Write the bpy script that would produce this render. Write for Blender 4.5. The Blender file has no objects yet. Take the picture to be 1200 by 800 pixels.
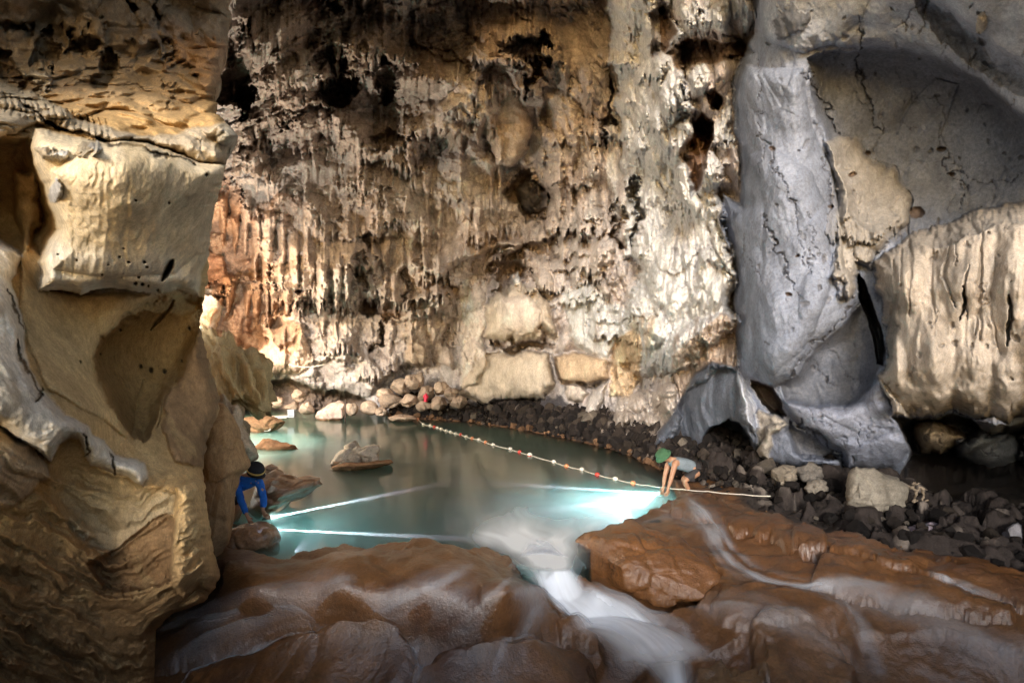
import bpy, math, random
import numpy as np
F32 = np.float32
rng = np.random.RandomState(7)
random.seed(7)
# ------------------------------------------------------------------ scene, camera
scene = bpy.context.scene
FPX, CX, HY, CH = 667.0, 600.0, 420.0, 2.9      # focal length in photo pixels, centre, horizon row, camera height above the pool
cam_d = bpy.data.cameras.new('camera'); cam = bpy.data.objects.new('camera', cam_d)
scene.collection.objects.link(cam); scene.camera = cam
cam.location = (0, 0, CH); cam.rotation_euler = (math.radians(90), 0, 0)
cam_d.sensor_width = 36; cam_d.lens = 36*FPX/1200; cam_d.shift_y = 20/1200.0
cam_d.clip_start = .05; cam_d.clip_end = 500

def at(px, py, D):
    return np.array([(px-CX)/FPX*D, D, CH-(py-HY)/FPX*D], dtype=float)
def on_z(px, py, z=0.0):
    return at(px, py, (CH-z)*FPX/(py-HY))

# ------------------------------------------------------------------ noise
_p = rng.permutation(256); PERM = np.concatenate([_p, _p, _p]).astype(np.int32)
_g = rng.normal(size=(256, 3)); _g /= np.linalg.norm(_g, axis=1)[:, None]; GRAD = _g.astype(F32)
def noise3(x, y, z):
    shp = x.shape
    x = np.asarray(x, F32).ravel(); y = np.broadcast_to(np.asarray(y, F32), shp).ravel(); z = np.broadcast_to(np.asarray(z, F32), shp).ravel()
    xi = np.floor(x); yi = np.floor(y); zi = np.floor(z)
    fx = x-xi; fy = y-yi; fz = z-zi
    xi = xi.astype(np.int32) & 255; yi = yi.astype(np.int32) & 255; zi = zi.astype(np.int32) & 255
    u = fx*fx*fx*(fx*(fx*6-15)+10); v = fy*fy*fy*(fy*(fy*6-15)+10); w = fz*fz*fz*(fz*(fz*6-15)+10)
    def c(a, b, d):
        h = PERM[PERM[PERM[xi+a]+yi+b]+zi+d]
        g = GRAD[h]
        return g[:, 0]*(fx-a)+g[:, 1]*(fy-b)+g[:, 2]*(fz-d)
    x00 = c(0,0,0); x00 += u*(c(1,0,0)-x00)
    x10 = c(0,1,0); x10 += u*(c(1,1,0)-x10)
    x01 = c(0,0,1); x01 += u*(c(1,0,1)-x01)
    x11 = c(0,1,1); x11 += u*(c(1,1,1)-x11)
    a = x00+v*(x10-x00); b = x01+v*(x11-x01)
    return ((a+w*(b-a))*1.6).reshape(shp)
def fbm(x, y, z, o=4, lac=2.03, gain=.5):
    s = 0; a = 1.0
    for i in range(o):
        s = s+a*noise3(x+17.3*i, y-9.1*i, z+5.7*i); x = x*lac; y = y*lac; z = z*lac; a *= gain
    return s
def ridge(x, y, z, o=3, lac=2.1, gain=.5):
    s = 0; a = 1.0
    for i in range(o):
        s = s+a*(1-np.abs(noise3(x+11.3*i, y+3.1*i, z-8.7*i))*2); x = x*lac; y = y*lac; z = z*lac; a *= gain
    return s
def sstep(a, b, x):
    t = np.clip((x-a)/(b-a), 0, 1); return t*t*(3-2*t)
def cells(x, y, z, seed=0):
    """2-nearest cell distance noise: returns f1, f2, cell random (3D, 27 neighbours)"""
    shp = x.shape; x = x.ravel().astype(F32); y = y.ravel().astype(F32); z = z.ravel().astype(F32)
    xi = np.floor(x).astype(np.int32); yi = np.floor(y).astype(np.int32); zi = np.floor(z).astype(np.int32)
    f1 = np.full(x.shape, 9, F32); f2 = np.full(x.shape, 9, F32); rid = np.zeros(x.shape, np.int32)
    R = np.random.RandomState(seed+5).rand(256, 3).astype(F32)
    for a in (-1, 0, 1):
        for b in (-1, 0, 1):
            for c in (-1, 0, 1):
                h = PERM[PERM[PERM[(xi+a) & 255]+((yi+b) & 255)]+((zi+c) & 255)]
                r = R[h]
                d = (xi+a+r[:, 0]-x)**2+(yi+b+r[:, 1]-y)**2+(zi+c+r[:, 2]-z)**2
                m = d < f1
                f2 = np.where(m, f1, np.minimum(f2, d)); f1 = np.where(m, d, f1); rid = np.where(m, h, rid)
    return np.sqrt(f1).reshape(shp), np.sqrt(f2).reshape(shp), (rid/255.0).astype(F32).reshape(shp)

# ------------------------------------------------------------------ thin plate surface through control points
def tps(pts, X, Y, s=100.0):
    P = np.array(pts, float); n = len(P); p = P[:, :2]/s
    def U(r2): return r2*np.log(r2+1e-9)
    K = U(((p[:, None]-p[None])**2).sum(-1))+np.eye(n)*1e-3
    A = np.zeros((n+3, n+3)); A[:n, :n] = K; A[:n, n] = 1; A[:n, n+1:] = p; A[n, :n] = 1; A[n+1:, :n] = p.T
    w = np.linalg.solve(A, np.concatenate([P[:, 2], [0, 0, 0]])).astype(F32)
    x = (X/s).astype(F32); y = (Y/s).astype(F32)
    out = w[n]+w[n+1]*x+w[n+2]*y
    for i in range(n):
        out = out+w[i]*U((x-F32(p[i, 0]))**2+(y-F32(p[i, 1]))**2)
    return out

# ------------------------------------------------------------------ traced relief on a sheet of rock
def seg_dist(X, Y, pts, closed):
    d = np.full(X.shape, 1e9, F32); n = len(pts); inside = np.zeros(X.shape, bool); tt = np.zeros(X.shape, F32)
    for i in range(n if closed else n-1):
        x1, y1 = pts[i][:2]; x2, y2 = pts[(i+1) % n][:2]; dx = x2-x1; dy = y2-y1
        t = np.clip(((X-x1)*dx+(Y-y1)*dy)/(dx*dx+dy*dy+1e-9), 0, 1)
        q = (X-x1-t*dx)**2+(Y-y1-t*dy)**2
        tt = np.where(q < d, (i+t)/(n-1), tt); d = np.minimum(d, q)
        if closed and dy != 0:
            inside ^= ((y1 > Y) != (y2 > Y)) & (X < dx*(Y-y1)/dy+x1)
    return np.sqrt(d), inside, tt

STEPPX = 1.2
class Sheet:
    def __init__(s, x, y, D0, base_col, step):
        s.X = x; s.Y = y; s.D = D0; s.H = np.zeros(x.shape, F32)
        s.col = np.empty(x.shape+(3,), F32); s.col[:] = base_col
        s.rough = np.ones(x.shape, F32); s.lab = np.zeros(x.shape, np.int16)
        s.W = [fbm(x/30+k*31.7, y/30, np.float32(k*7.7), 6, gain=.58) for k in range(2)]
    def crop(s, xs, ys, m):
        rows = np.where((s.Y.max(1) >= min(ys)-m) & (s.Y.min(1) <= max(ys)+m))[0]
        if len(rows) == 0: return None
        sub = s.X[rows[0]:rows[-1]+1]
        cols = np.where((sub.max(0) >= min(xs)-m) & (sub.min(0) <= max(xs)+m))[0]
        if len(cols) == 0: return None
        return (slice(rows[0], rows[-1]+1), slice(cols[0], cols[-1]+1))
    def sd(s, c, pts, warp, closed=True):
        X = s.X[c]+warp*s.W[0][c]*1.0; Y = s.Y[c]+warp*s.W[1][c]*1.0
        d, ins, t = seg_dist(X, Y, pts, closed)
        return (np.where(ins, d, -d) if closed else d), t
    def poly(s, pts, h=0, r=10, warp=4, prof='round', col=None, cb=2.5, rough=None, gx=0, gy=0, lab=None, cmix=1.0, setD=None):
        c = s.crop([p[0] for p in pts], [p[1] for p in pts], max(cb, 4)+warp*2+4)
        if c is None: return
        sd, _ = s.sd(c, pts, warp)
        if h or gx or gy or setD is not None:
            q = np.clip(sd, 0, r)
            if r >= 9:                                   # soften the crease along the middle of an outline
                k_ = max(1, int(r*.45/STEPPX)); qb = q
                for _ in range(2):
                    for ax_ in (0, 1):
                        pad = [(0, 0), (0, 0)]; pad[ax_] = (k_+1, k_); cs = np.cumsum(np.pad(qb, pad, mode='edge'), axis=ax_, dtype=np.float64)
                        n_ = qb.shape[ax_]; hi_ = np.take(cs, np.arange(2*k_+1, 2*k_+1+n_), ax_); lo_ = np.take(cs, np.arange(0, n_), ax_)
                        qb = ((hi_-lo_)/(2*k_+1)).astype(F32)
                w_ = sstep(.15, .8, q/r); q = q*(1-w_)+qb*w_
            t = np.clip(q/r, 0, 1)
            f = np.sqrt(np.maximum(0, 1-(1-t)**2)) if prof == 'round' else t*t*(3-2*t)
            cx = np.mean([p[0] for p in pts]); cy = np.mean([p[1] for p in pts])
            hh = h+gx*(s.X[c]-cx)+gy*(s.Y[c]-cy)
            s.H[c] += f*hh
        m = sstep(-cb, cb, sd)
        if col is not None:
            s.col[c] = s.col[c]*(1-m*cmix)[..., None]+np.array(col, F32)*(m*cmix)[..., None]
        if rough is not None:
            s.rough[c] = s.rough[c]*(1-m)+rough*m
        if lab is not None: s.lab[c] = np.where(sd > 0, lab, s.lab[c])
    def line(s, pts, w=2, h=-.1, warp=3, col=None, taper=True, cmix=1.0):
        c = s.crop([p[0] for p in pts], [p[1] for p in pts], w*2+warp*2+4)
        if c is None: return
        d, t = s.sd(c, pts, warp, closed=False)
        ww = w*(1-.75*np.abs(2*t-1)**2) if taper else w
        ww = ww*(1+.5*s.W[0][c]*0.8)+.3
        f = np.clip(1-(d/ww)**2, 0, 1)
        s.H[c] += h*f
        if col is not None:
            m = f*cmix
            s.col[c] = s.col[c]*(1-m)[..., None]+np.array(col, F32)*m[..., None]
    def blob(s, cx, cy, rx, ry, h, rot=0, col=None, p=1, warp=3, sag=0, cmix=1.0, rough=None):
        R = max(rx, ry)
        c = s.crop([cx-R, cx+R], [cy-R, cy+R], warp*2+2)
        if c is None: return
        x = s.X[c]-cx+warp*s.W[0][c]; y = s.Y[c]-cy+warp*s.W[1][c]
        ca, sa = math.cos(rot), math.sin(rot)
        u = (x*ca+y*sa)/rx; v = (-x*sa+y*ca)/ry
        q = u*u+v*v
        f = np.sqrt(np.clip(1-q, 0, 1)) if p == 1 else np.clip(1-q, 0, 1)**p
        s.H[c] += h*f*(1+sag*v)
        if col is not None:
            m = sstep(1, .8, q)*cmix; s.col[c] = s.col[c]*(1-m)[..., None]+np.array(col, F32)*m[..., None]
        if rough is not None:
            m = sstep(1, .7, q); s.rough[c] = s.rough[c]*(1-m)+rough*m
    def spike(s, x, y0, y1, r, h, col=None, lean=0, cmix=.7):
        """a hanging stalactite: round cross-section, pointed at y1"""
        c = s.crop([x-r, x+r+lean], [y0, y1], 6)
        if c is None: return
        t = (s.Y[c]-y0)/(y1-y0)
        cx = x+lean*t+s.W[0][c]*2.0
        w = r*np.clip(1-t, 0, 1)**.6*(1+.25*s.W[1][c])+.01
        q = ((s.X[c]-cx)/w)**2
        f = np.sqrt(np.clip(1-q, 0, 1))*sstep(-.15, .25, t)*(t < 1)
        s.H[c] = s.H[c]+h*f*(w/r*.6+.4)
        if col is not None:
            m = (f > 0)*cmix*sstep(0, .3, t); s.col[c] = s.col[c]*(1-m)[..., None]+np.array(col, F32)*m[..., None]
    def drape(s, x, y0, w, hg, h, teeth=10, tw=6, col=None, cmix=.5, lean=0, round_=1.0):
        """a hanging mass: grows out of the wall downwards and breaks off in a fringe"""
        c = s.crop([x-w-abs(lean), x+w+abs(lean)], [y0, y0+hg+teeth], 8)
        if c is None: return
        X = s.X[c]; Y = s.Y[c]
        tn = 1-np.abs(noise3(X/tw, Y*0+y0*.1, X*0+x))*2; tn2 = 1-np.abs(noise3(X/(tw*.4), Y*0+y0*.1, X*0+x+9))*2
        t = (Y-y0+9*s.W[1][c]-teeth*(tn*.75+tn2*.25))/hg
        u = (X-x-lean*t+8*s.W[0][c])/(w*(.75+.25*np.clip(t, 0, 1)))
        f = np.clip(1-u*u, 0, 1)**(.5*round_)*sstep(-.05, .95, t)*np.clip((1-t)*hg/3.0, 0, 1)
        s.H[c] += h*f*(1+.3*tn*sstep(.3, 1, t))
        if col is not None:
            m = sstep(0, .25, f)*cmix; s.col[c] = s.col[c]*(1-m)[..., None]+np.array(col, F32)*m[..., None]
    def world(s, D):
        return (s.X-CX)/FPX*D, D, CH-(s.Y-HY)/FPX*D

# ------------------------------------------------------------------ mesh from arrays
def mesh_from(name, V, Fc, col=None, smooth=True, mat=None, attrs=None):
    me = bpy.data.meshes.new(name)
    V = np.ascontiguousarray(V, F32); Fc = np.ascontiguousarray(Fc, np.int32); n, k = Fc.shape
    me.vertices.add(len(V)); me.vertices.foreach_set('co', V.ravel())
    me.loops.add(n*k); me.loops.foreach_set('vertex_index', Fc.ravel())
    me.polygons.add(n); me.polygons.foreach_set('loop_start', np.arange(0, n*k, k, dtype=np.int32))
    me.update(calc_edges=True)
    me.polygons.foreach_set('use_smooth', np.full(n, smooth))
    if col is not None:
        a = me.color_attributes.new('Col', 'FLOAT_COLOR', 'POINT')
        a.data.foreach_set('color', np.concatenate([col, np.ones((len(V), 1))], 1).astype(F32).ravel())
    for an, av in (attrs or {}).items():
        a = me.attributes.new(an, 'FLOAT', 'POINT'); a.data.foreach_set('value', np.asarray(av, F32).ravel())
    if mat: me.materials.append(mat)
    return me
def obj(name, me, parent=None, label=None, cat=None, group=None, kind=None, loc=None):
    o = bpy.data.objects.new(name, me); scene.collection.objects.link(o)
    if parent: o.parent = parent
    if label: o['label'] = label
    if cat: o['category'] = cat
    if group: o['group'] = group
    if kind: o['kind'] = kind
    if loc is not None: o.location = loc
    return o
def grid_faces(nr, nc):
    i = np.arange(nr*nc).reshape(nr, nc)
    return np.stack([i[:-1, :-1], i[1:, :-1], i[1:, 1:], i[:-1, 1:]], -1).reshape(-1, 4)
def split_grid(V, col, lab, info, flip=False):
    """cut one relief into its formations: a mesh for each label"""
    nr, nc = lab.shape; Fc = grid_faces(nr, nc)
    if flip: Fc = Fc[:, ::-1]
    fl = lab[:-1, :-1].ravel(); V = V.reshape(-1, 3); col = col.reshape(-1, 3); out = {}
    for k in np.unique(fl):
        if int(k) not in info: continue
        f = Fc[fl == k]; used = np.unique(f); mp = np.zeros(nr*nc, np.int32); mp[used] = np.arange(len(used))
        nm, kw, mt, par = info[int(k)]
        org = V[used].mean(0); 
        me = mesh_from(nm, V[used]-org, mp[f], col[used], True, mt)
        out[int(k)] = obj(nm, me, loc=org, **kw)
        if par is not None and par in out:
            p = out[par]; out[int(k)].parent = p; out[int(k)].location = org-np.array(p.location)
    return out

# ------------------------------------------------------------------ materials
def new_mat(name):
    m = bpy.data.materials.new(name); m.use_nodes = True; nt = m.node_tree; nt.nodes.clear()
    o = nt.nodes.new('ShaderNodeOutputMaterial'); return m, nt, o
def N(nt, t, **kw):
    n = nt.nodes.new(t)
    for k, v in kw.items():
        if k.startswith('_'): setattr(n, k[1:], v)
        else: n.inputs[k.replace('__', ' ')].default_value = v
    return n
def rock_mat(name, use_attr=True, base=(.4, .35, .28), rough=.92, tint=.35, sc=3.0, bump=.5, bdist=.05, spec=.14, zs=1.0, speck=.35, coat=0.0, fine=14.0):
    m, nt, out = new_mat(name); L = nt.links.new
    b = N(nt, 'ShaderNodeBsdfPrincipled', Roughness=rough); b.inputs['Specular IOR Level'].default_value = spec
    if coat: b.inputs['Coat Weight'].default_value = coat; b.inputs['Coat Roughness'].default_value = .2
    geo = N(nt, 'ShaderNodeNewGeometry'); mp = N(nt, 'ShaderNodeMapping'); mp.inputs['Scale'].default_value = (1, 1, zs)
    L(geo.outputs['Position'], mp.inputs['Vector'])
    n1 = N(nt, 'ShaderNodeTexNoise', Scale=sc, Detail=6.0, Roughness=.62); L(mp.outputs[0], n1.inputs['Vector'])
    n2 = N(nt, 'ShaderNodeTexNoise', Scale=fine, Detail=5.0, Roughness=.7); L(mp.outputs[0], n2.inputs['Vector'])
    r1 = N(nt, 'ShaderNodeMapRange'); r1.inputs[1].default_value = .3; r1.inputs[2].default_value = .7; r1.inputs[3].default_value = 1-tint; r1.inputs[4].default_value = 1+tint
    L(n1.outputs['Fac'], r1.inputs[0])
    r2 = N(nt, 'ShaderNodeMapRange'); r2.inputs[1].default_value = .3; r2.inputs[2].default_value = .62; r2.inputs[3].default_value = 1-speck; r2.inputs[4].default_value = 1+speck*.4
    L(n2.outputs['Fac'], r2.inputs[0])
    n3 = N(nt, 'ShaderNodeTexNoise', Scale=fine*4.5, Detail=4.0, Roughness=.75); L(mp.outputs[0], n3.inputs['Vector'])
    r3 = N(nt, 'ShaderNodeMapRange'); r3.inputs[1].default_value = .32; r3.inputs[2].default_value = .66; r3.inputs[3].default_value = .72; r3.inputs[4].default_value = 1.2
    L(n3.outputs['Fac'], r3.inputs[0])
    m0 = N(nt, 'ShaderNodeMath', _operation='MULTIPLY'); L(r1.outputs[0], m0.inputs[0]); L(r3.outputs[0], m0.inputs[1])
    mu = N(nt, 'ShaderNodeMath', _operation='MULTIPLY'); L(m0.outputs[0], mu.inputs[0]); L(r2.outputs[0], mu.inputs[1])
    vm = N(nt, 'ShaderNodeVectorMath', _operation='SCALE'); L(mu.outputs[0], vm.inputs['Scale'])
    if use_attr:
        a = N(nt, 'ShaderNodeAttribute', _attribute_name='Col'); L(a.outputs['Color'], vm.inputs[0])
    else: vm.inputs[0].default_value = base
    L(vm.outputs[0], b.inputs['Base Color'])
    bm = N(nt, 'ShaderNodeBump', Strength=bump, Distance=bdist)
    ad = N(nt, 'ShaderNodeMath', _operation='ADD'); L(n1.outputs['Fac'], ad.inputs[0])
    m2 = N(nt, 'ShaderNodeMath', _operation='MULTIPLY'); m2.inputs[1].default_value = .35; L(n2.outputs['Fac'], m2.inputs[0])
    m3 = N(nt, 'ShaderNodeMath', _operation='MULTIPLY_ADD'); m3.inputs[1].default_value = .05 if coat else .22; L(n3.outputs['Fac'], m3.inputs[0]); L(m2.outputs[0], m3.inputs[2]); L(m3.outputs[0], ad.inputs[1])
    L(ad.outputs[0], bm.inputs['Height']); L(bm.outputs[0], b.inputs['Normal'])
    if coat: L(bm.outputs[0], b.inputs['Coat Normal'])
    L(b.outputs[0], out.inputs['Surface'])
    return m
def plain_mat(name, base, rough=.6, tint=.15, sc=30.0, spec=.4, metal=0.0, bump=.2):
    m = rock_mat(name, False, base, rough, tint, sc, bump, .004, spec, 1.0, .1, 0.0, 90.0)
    if metal:
        for n in m.node_tree.nodes:
            if n.type == 'BSDF_PRINCIPLED': n.inputs['Metallic'].default_value = metal
    return m
# ---- tuning
ROOF_Y, ROOF_Z, SIDE_Y, SIDEL_Y, BLOCKER_Z = -5.0, 15.0, -6.0, -6.0, 6.8
SHADE_BERM = 3.4
WATER_S, WATER_A = 1.4, .32
SUN_EL, SUN_AZ, SUN_E, SUN_ANG, SKY_S, EXPO = 15, 189, 1.0, 12.0, .15, 1.82
LAMP_E = 60.0
TORCHES_FLOODS = [((318, 606), (492, 572), 30000, 2.0, 'torch held under water by the person in blue, upper beam'), ((322, 620), (482, 628), 30000, 1.8, 'torch lying under water below the person in blue, lower beam'),
           ((772, 578), (590, 567), 30000, 2.2, 'torch held under water by the person in the green hat'), ((770, 580), (690, 592), 7000, 4, None), ((770, 579), (735, 583), 200, 80, None),
           ((345, 612), (500, 600), 10, 130, None), ((745, 585), (600, 600), 110, 130, None)]  # this pair: wide floods added to brighten the pool water
CAVE_LAMPS = [((225, 350, 25.5), 450, (1.0, .66, .40), .2), ((218, 392, 19.0), 800, (1.0, .86, .70), .15)]
# ================================================================== THE BACK WALL, RIGHT WALL AND ROOF
TAN = (.44, .40, .365); BRN = (.28, .21, .165); DBR = (.13, .085, .05); WHT = (.72, .68, .63); CRM = (.60, .47, .32); GRY = (.40, .395, .40)
BLG = (.28, .31, .365); DGR = (.17, .175, .18); ORG = (.44, .25, .12); BLK = (.05, .045, .045); RUST = (.36, .15, .06); PNK = (.47, .34, .27)
STEP = 1.15
xs = np.arange(-160, 1345, STEP, dtype=F32); ys = np.arange(-140, 665, STEP, dtype=F32)
X, Y = np.meshgrid(xs, ys)
ctl = []
def row(py, *pd):
    for px, d in pd: ctl.append((px, py, d))
row(660, (-160, 28), (200, 30), (500, 29), (700, 22), (800, 17.5), (900, 14.5), (1000, 14), (1100, 13.5), (1200, 12.5), (1345, 11))
row(560, (-160, 28), (250, 30), (500, 29.5), (700, 22), (780, 18), (850, 15.6), (900, 14), (1000, 13.4), (1100, 12.6), (1200, 11.8), (1345, 10))
row(480, (-160, 27), (250, 29), (330, 31), (400, 30.3), (500, 29.5), (560, 27.5), (620, 25), (700, 21.5), (760, 18.6), (820, 15.6), (880, 13.7), (950, 12.6), (1020, 12.0), (1100, 11.3), (1200, 10.6), (1345, 9.2))
row(350, (-160, 24), (250, 28), (330, 29.3), (400, 29), (500, 28.5), (600, 26), (700, 22), (780, 18), (850, 15), (900, 13.0), (1000, 11.9), (1100, 10.9), (1200, 10), (1345, 8.6))
row(200, (-160, 17), (100, 19), (250, 23), (330, 25), (400, 26), (500, 26.3), (600, 25.5), (695, 22.5), (780, 17.3), (850, 14.6), (900, 12.9), (1000, 12.2), (1100, 11.2), (1200, 10.2), (1345, 8.7))
row(80, (-160, 12), (100, 14), (250, 16.5), (330, 19), (400, 20.5), (500, 21), (600, 21.3), (700, 19.5), (780, 16.4), (850, 14), (900, 12.3), (1000, 11.6), (1100, 10.7), (1200, 9.8), (1345, 8.3))
row(-10, (-160, 9), (0, 10), (100, 11), (250, 13.5), (400, 17), (500, 18), (600, 18.3), (700, 17.3), (780, 15.3), (850, 13.3), (900, 11.8), (1000, 10.7), (1100, 9.8), (1200, 9.1), (1345, 7.8))
row(-140, (-160, 6.5), (100, 8), (250, 9.8), (400, 12.4), (600, 13.8), (750, 13), (900, 10.3), (1100, 8.7), (1345, 6.9))
D0 = tps(ctl, X, Y)
S = Sheet(X, Y, D0, TAN, STEP)
wx, wy, wz = S.world(D0)
# --- masks of rock character
M_smooth = np.zeros(X.shape, F32)      # smooth grey limestone
# base colour: mottled brown / tan / white
b1 = fbm(wx/3.1, wy/3.1, wz/3.1, 4); b2 = fbm(wx/.9+9, wy/.9, wz/1.6, 4); b3 = fbm(wx/.35, wy/.35+3, wz/1.4, 3)
def cmix(col, m):
    S.col[:] = S.col*(1-m)[..., None]+np.array(col, F32)*m[..., None]
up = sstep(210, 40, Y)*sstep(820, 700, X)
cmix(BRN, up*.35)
cmix(BRN, sstep(.2, 1.0, b1+b2*.5)*.5); cmix(WHT, sstep(.0, .75, b2-b1*.5)*.42*(1-up*.8)); cmix(RUST, sstep(.45, 1.0, b3*.7+b1*.5)*.3)
cmix((.50, .42, .37), sstep(-.2, .6, -b1+b3*.3)*.6*(1-up*.6)); cmix(GRY, sstep(.3, .9, fbm(wx/1.3, wy/1.3, wz/2.2+40, 3))*.5)
# --- traced features, back wall (all outlines in photo pixels, heights in metres)
P = S.poly
ceil_pts = [(-200, -200), (900, -200), (870, 30), (780, 40), (715, 20), (690, 60), (600, 70), (520, 105), (440, 140), (350, 150), (260, 120), (-200, 120)]
P(ceil_pts, lab=1, warp=14)
# deep recess at left above the lit alcove
P([(258, 200), (275, 212), (293, 245), (307, 277), (311, 305), (305, 336), (272, 333), (240, 350), (200, 320), (215, 220)], h=-3.2, r=14, col=(.27, .16, .10), lab=0, cmix=.6, warp=12, cb=8)
P([(230, 335), (261, 333), (300, 334), (325, 330), (355, 343), (350, 368), (322, 378), (303, 410), (261, 406), (215, 380)], h=-3.4, r=12, col=ORG, lab=0, cmix=.55, warp=12, cb=10)  # orange lamp glow of the alcove put into the rock colour
P([(238, 290), (262, 300), (270, 330), (255, 345), (230, 345)], h=1.2, r=10, col=(.45, .27, .17))
P([(225, 400), (250, 385), (300, 390), (350, 380), (370, 420), (350, 440), (300, 436), (230, 420)], h=1.3, r=22, col=(.52, .36, .22), cmix=.7)
P([(228, 350), (240, 338), (262, 333), (263, 345), (258, 372), (252, 388), (236, 394), (215, 380)], h=2.4, r=9, col=(.8, .66, .5), rough=.3)
for _ in range(34):
    x0 = rng.uniform(244, 350); y0 = rng.uniform(225, 405)
    S.blob(x0, y0, rng.uniform(6, 18), rng.uniform(6, 20), rng.uniform(-.9, 1.2), rng.rand()*3, col=[(.50, .30, .15), (.36, .20, .11), (.58, .42, .28), (.22, .13, .08)][rng.randint(4)], p=1.2, warp=9, cmix=.6)
for x0, y0, y1 in [(262, 215, 290), (276, 225, 300), (290, 330, 372), (268, 335, 368), (300, 335, 380), (322, 332, 375), (336, 335, 370)]:
    S.spike(x0, y0, y1, 7, 1.2, (.48, .31, .19))
# dark undercut at the far waterline
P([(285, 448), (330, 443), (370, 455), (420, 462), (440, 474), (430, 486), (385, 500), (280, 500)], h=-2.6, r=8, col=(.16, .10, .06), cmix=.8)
P([(360, 420), (400, 400), (440, 420), (450, 450), (420, 466), (380, 460), (345, 445)], h=.9, r=18)
P([(300, 395), (345, 385), (380, 410), (370, 440), (320, 445), (290, 430)], h=.5, r=18)
# roof holes, their shade deepened with darker brown paint
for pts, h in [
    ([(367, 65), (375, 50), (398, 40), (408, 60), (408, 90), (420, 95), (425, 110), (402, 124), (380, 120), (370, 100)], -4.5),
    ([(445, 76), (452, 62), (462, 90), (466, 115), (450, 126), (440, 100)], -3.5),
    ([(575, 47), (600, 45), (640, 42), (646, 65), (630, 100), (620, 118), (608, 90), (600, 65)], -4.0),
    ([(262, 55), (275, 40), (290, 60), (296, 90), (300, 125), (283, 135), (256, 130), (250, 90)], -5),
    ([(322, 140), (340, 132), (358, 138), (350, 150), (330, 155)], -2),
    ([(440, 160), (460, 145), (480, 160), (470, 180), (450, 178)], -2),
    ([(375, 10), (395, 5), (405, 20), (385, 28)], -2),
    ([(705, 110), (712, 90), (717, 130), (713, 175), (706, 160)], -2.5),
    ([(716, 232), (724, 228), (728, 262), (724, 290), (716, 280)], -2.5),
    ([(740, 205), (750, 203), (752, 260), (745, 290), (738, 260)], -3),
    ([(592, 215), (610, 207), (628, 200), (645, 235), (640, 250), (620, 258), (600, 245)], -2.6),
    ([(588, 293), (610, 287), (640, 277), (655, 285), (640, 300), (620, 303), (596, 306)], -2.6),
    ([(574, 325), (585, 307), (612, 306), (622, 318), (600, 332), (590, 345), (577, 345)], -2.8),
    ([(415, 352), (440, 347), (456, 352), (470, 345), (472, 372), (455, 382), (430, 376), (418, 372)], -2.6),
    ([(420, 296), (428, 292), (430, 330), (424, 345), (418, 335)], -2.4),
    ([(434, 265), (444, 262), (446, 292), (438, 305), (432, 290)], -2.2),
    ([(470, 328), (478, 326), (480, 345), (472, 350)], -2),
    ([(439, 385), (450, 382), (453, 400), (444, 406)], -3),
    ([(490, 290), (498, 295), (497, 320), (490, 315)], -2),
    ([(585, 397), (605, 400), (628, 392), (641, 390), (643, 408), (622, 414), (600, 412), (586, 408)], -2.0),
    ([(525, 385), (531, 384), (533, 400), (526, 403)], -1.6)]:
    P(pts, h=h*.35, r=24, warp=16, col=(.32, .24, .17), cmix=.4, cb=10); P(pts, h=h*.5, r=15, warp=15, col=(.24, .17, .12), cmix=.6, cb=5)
# bulges and hanging lobes
P([(556, 100), (575, 78), (600, 90), (612, 120), (625, 150), (615, 185), (600, 195), (582, 198), (576, 170), (560, 140)], h=1.5, r=22, col=(.44, .35, .26), rough=.45, lab=2, gy=.012)
P([(520, 135), (540, 122), (555, 130), (552, 160), (545, 178), (534, 172), (524, 180)], h=.8, r=14, col=(.42, .33, .25), rough=.5)
P([(606, 220), (622, 205), (640, 225), (642, 243), (622, 252), (610, 240)], h=1.6, r=12, col=(.06, .06, .065), cmix=.9)
P([(505, 300), (530, 285), (560, 270), (590, 272), (596, 286), (560, 300), (530, 312), (512, 330)], h=1.6, r=8, col=(.40, .29, .18), gy=.03)
P([(500, 345), (520, 335), (545, 330), (548, 345), (530, 350), (515, 365), (503, 362)], h=1.3, r=7, col=(.36, .26, .16), gy=.03)
P([(585, 285), (606, 282), (612, 290), (596, 300), (586, 300)], h=1.4, r=7, col=(.75, .68, .58), rough=.3)
P([(596, 325), (606, 318), (612, 332), (602, 336)], h=1.0, r=5, col=(.78, .70, .60), rough=.3)
P([(612, 290), (640, 300), (648, 330), (645, 350), (630, 335), (618, 315)], h=1.1, r=12, col=(.50, .41, .31))
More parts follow.
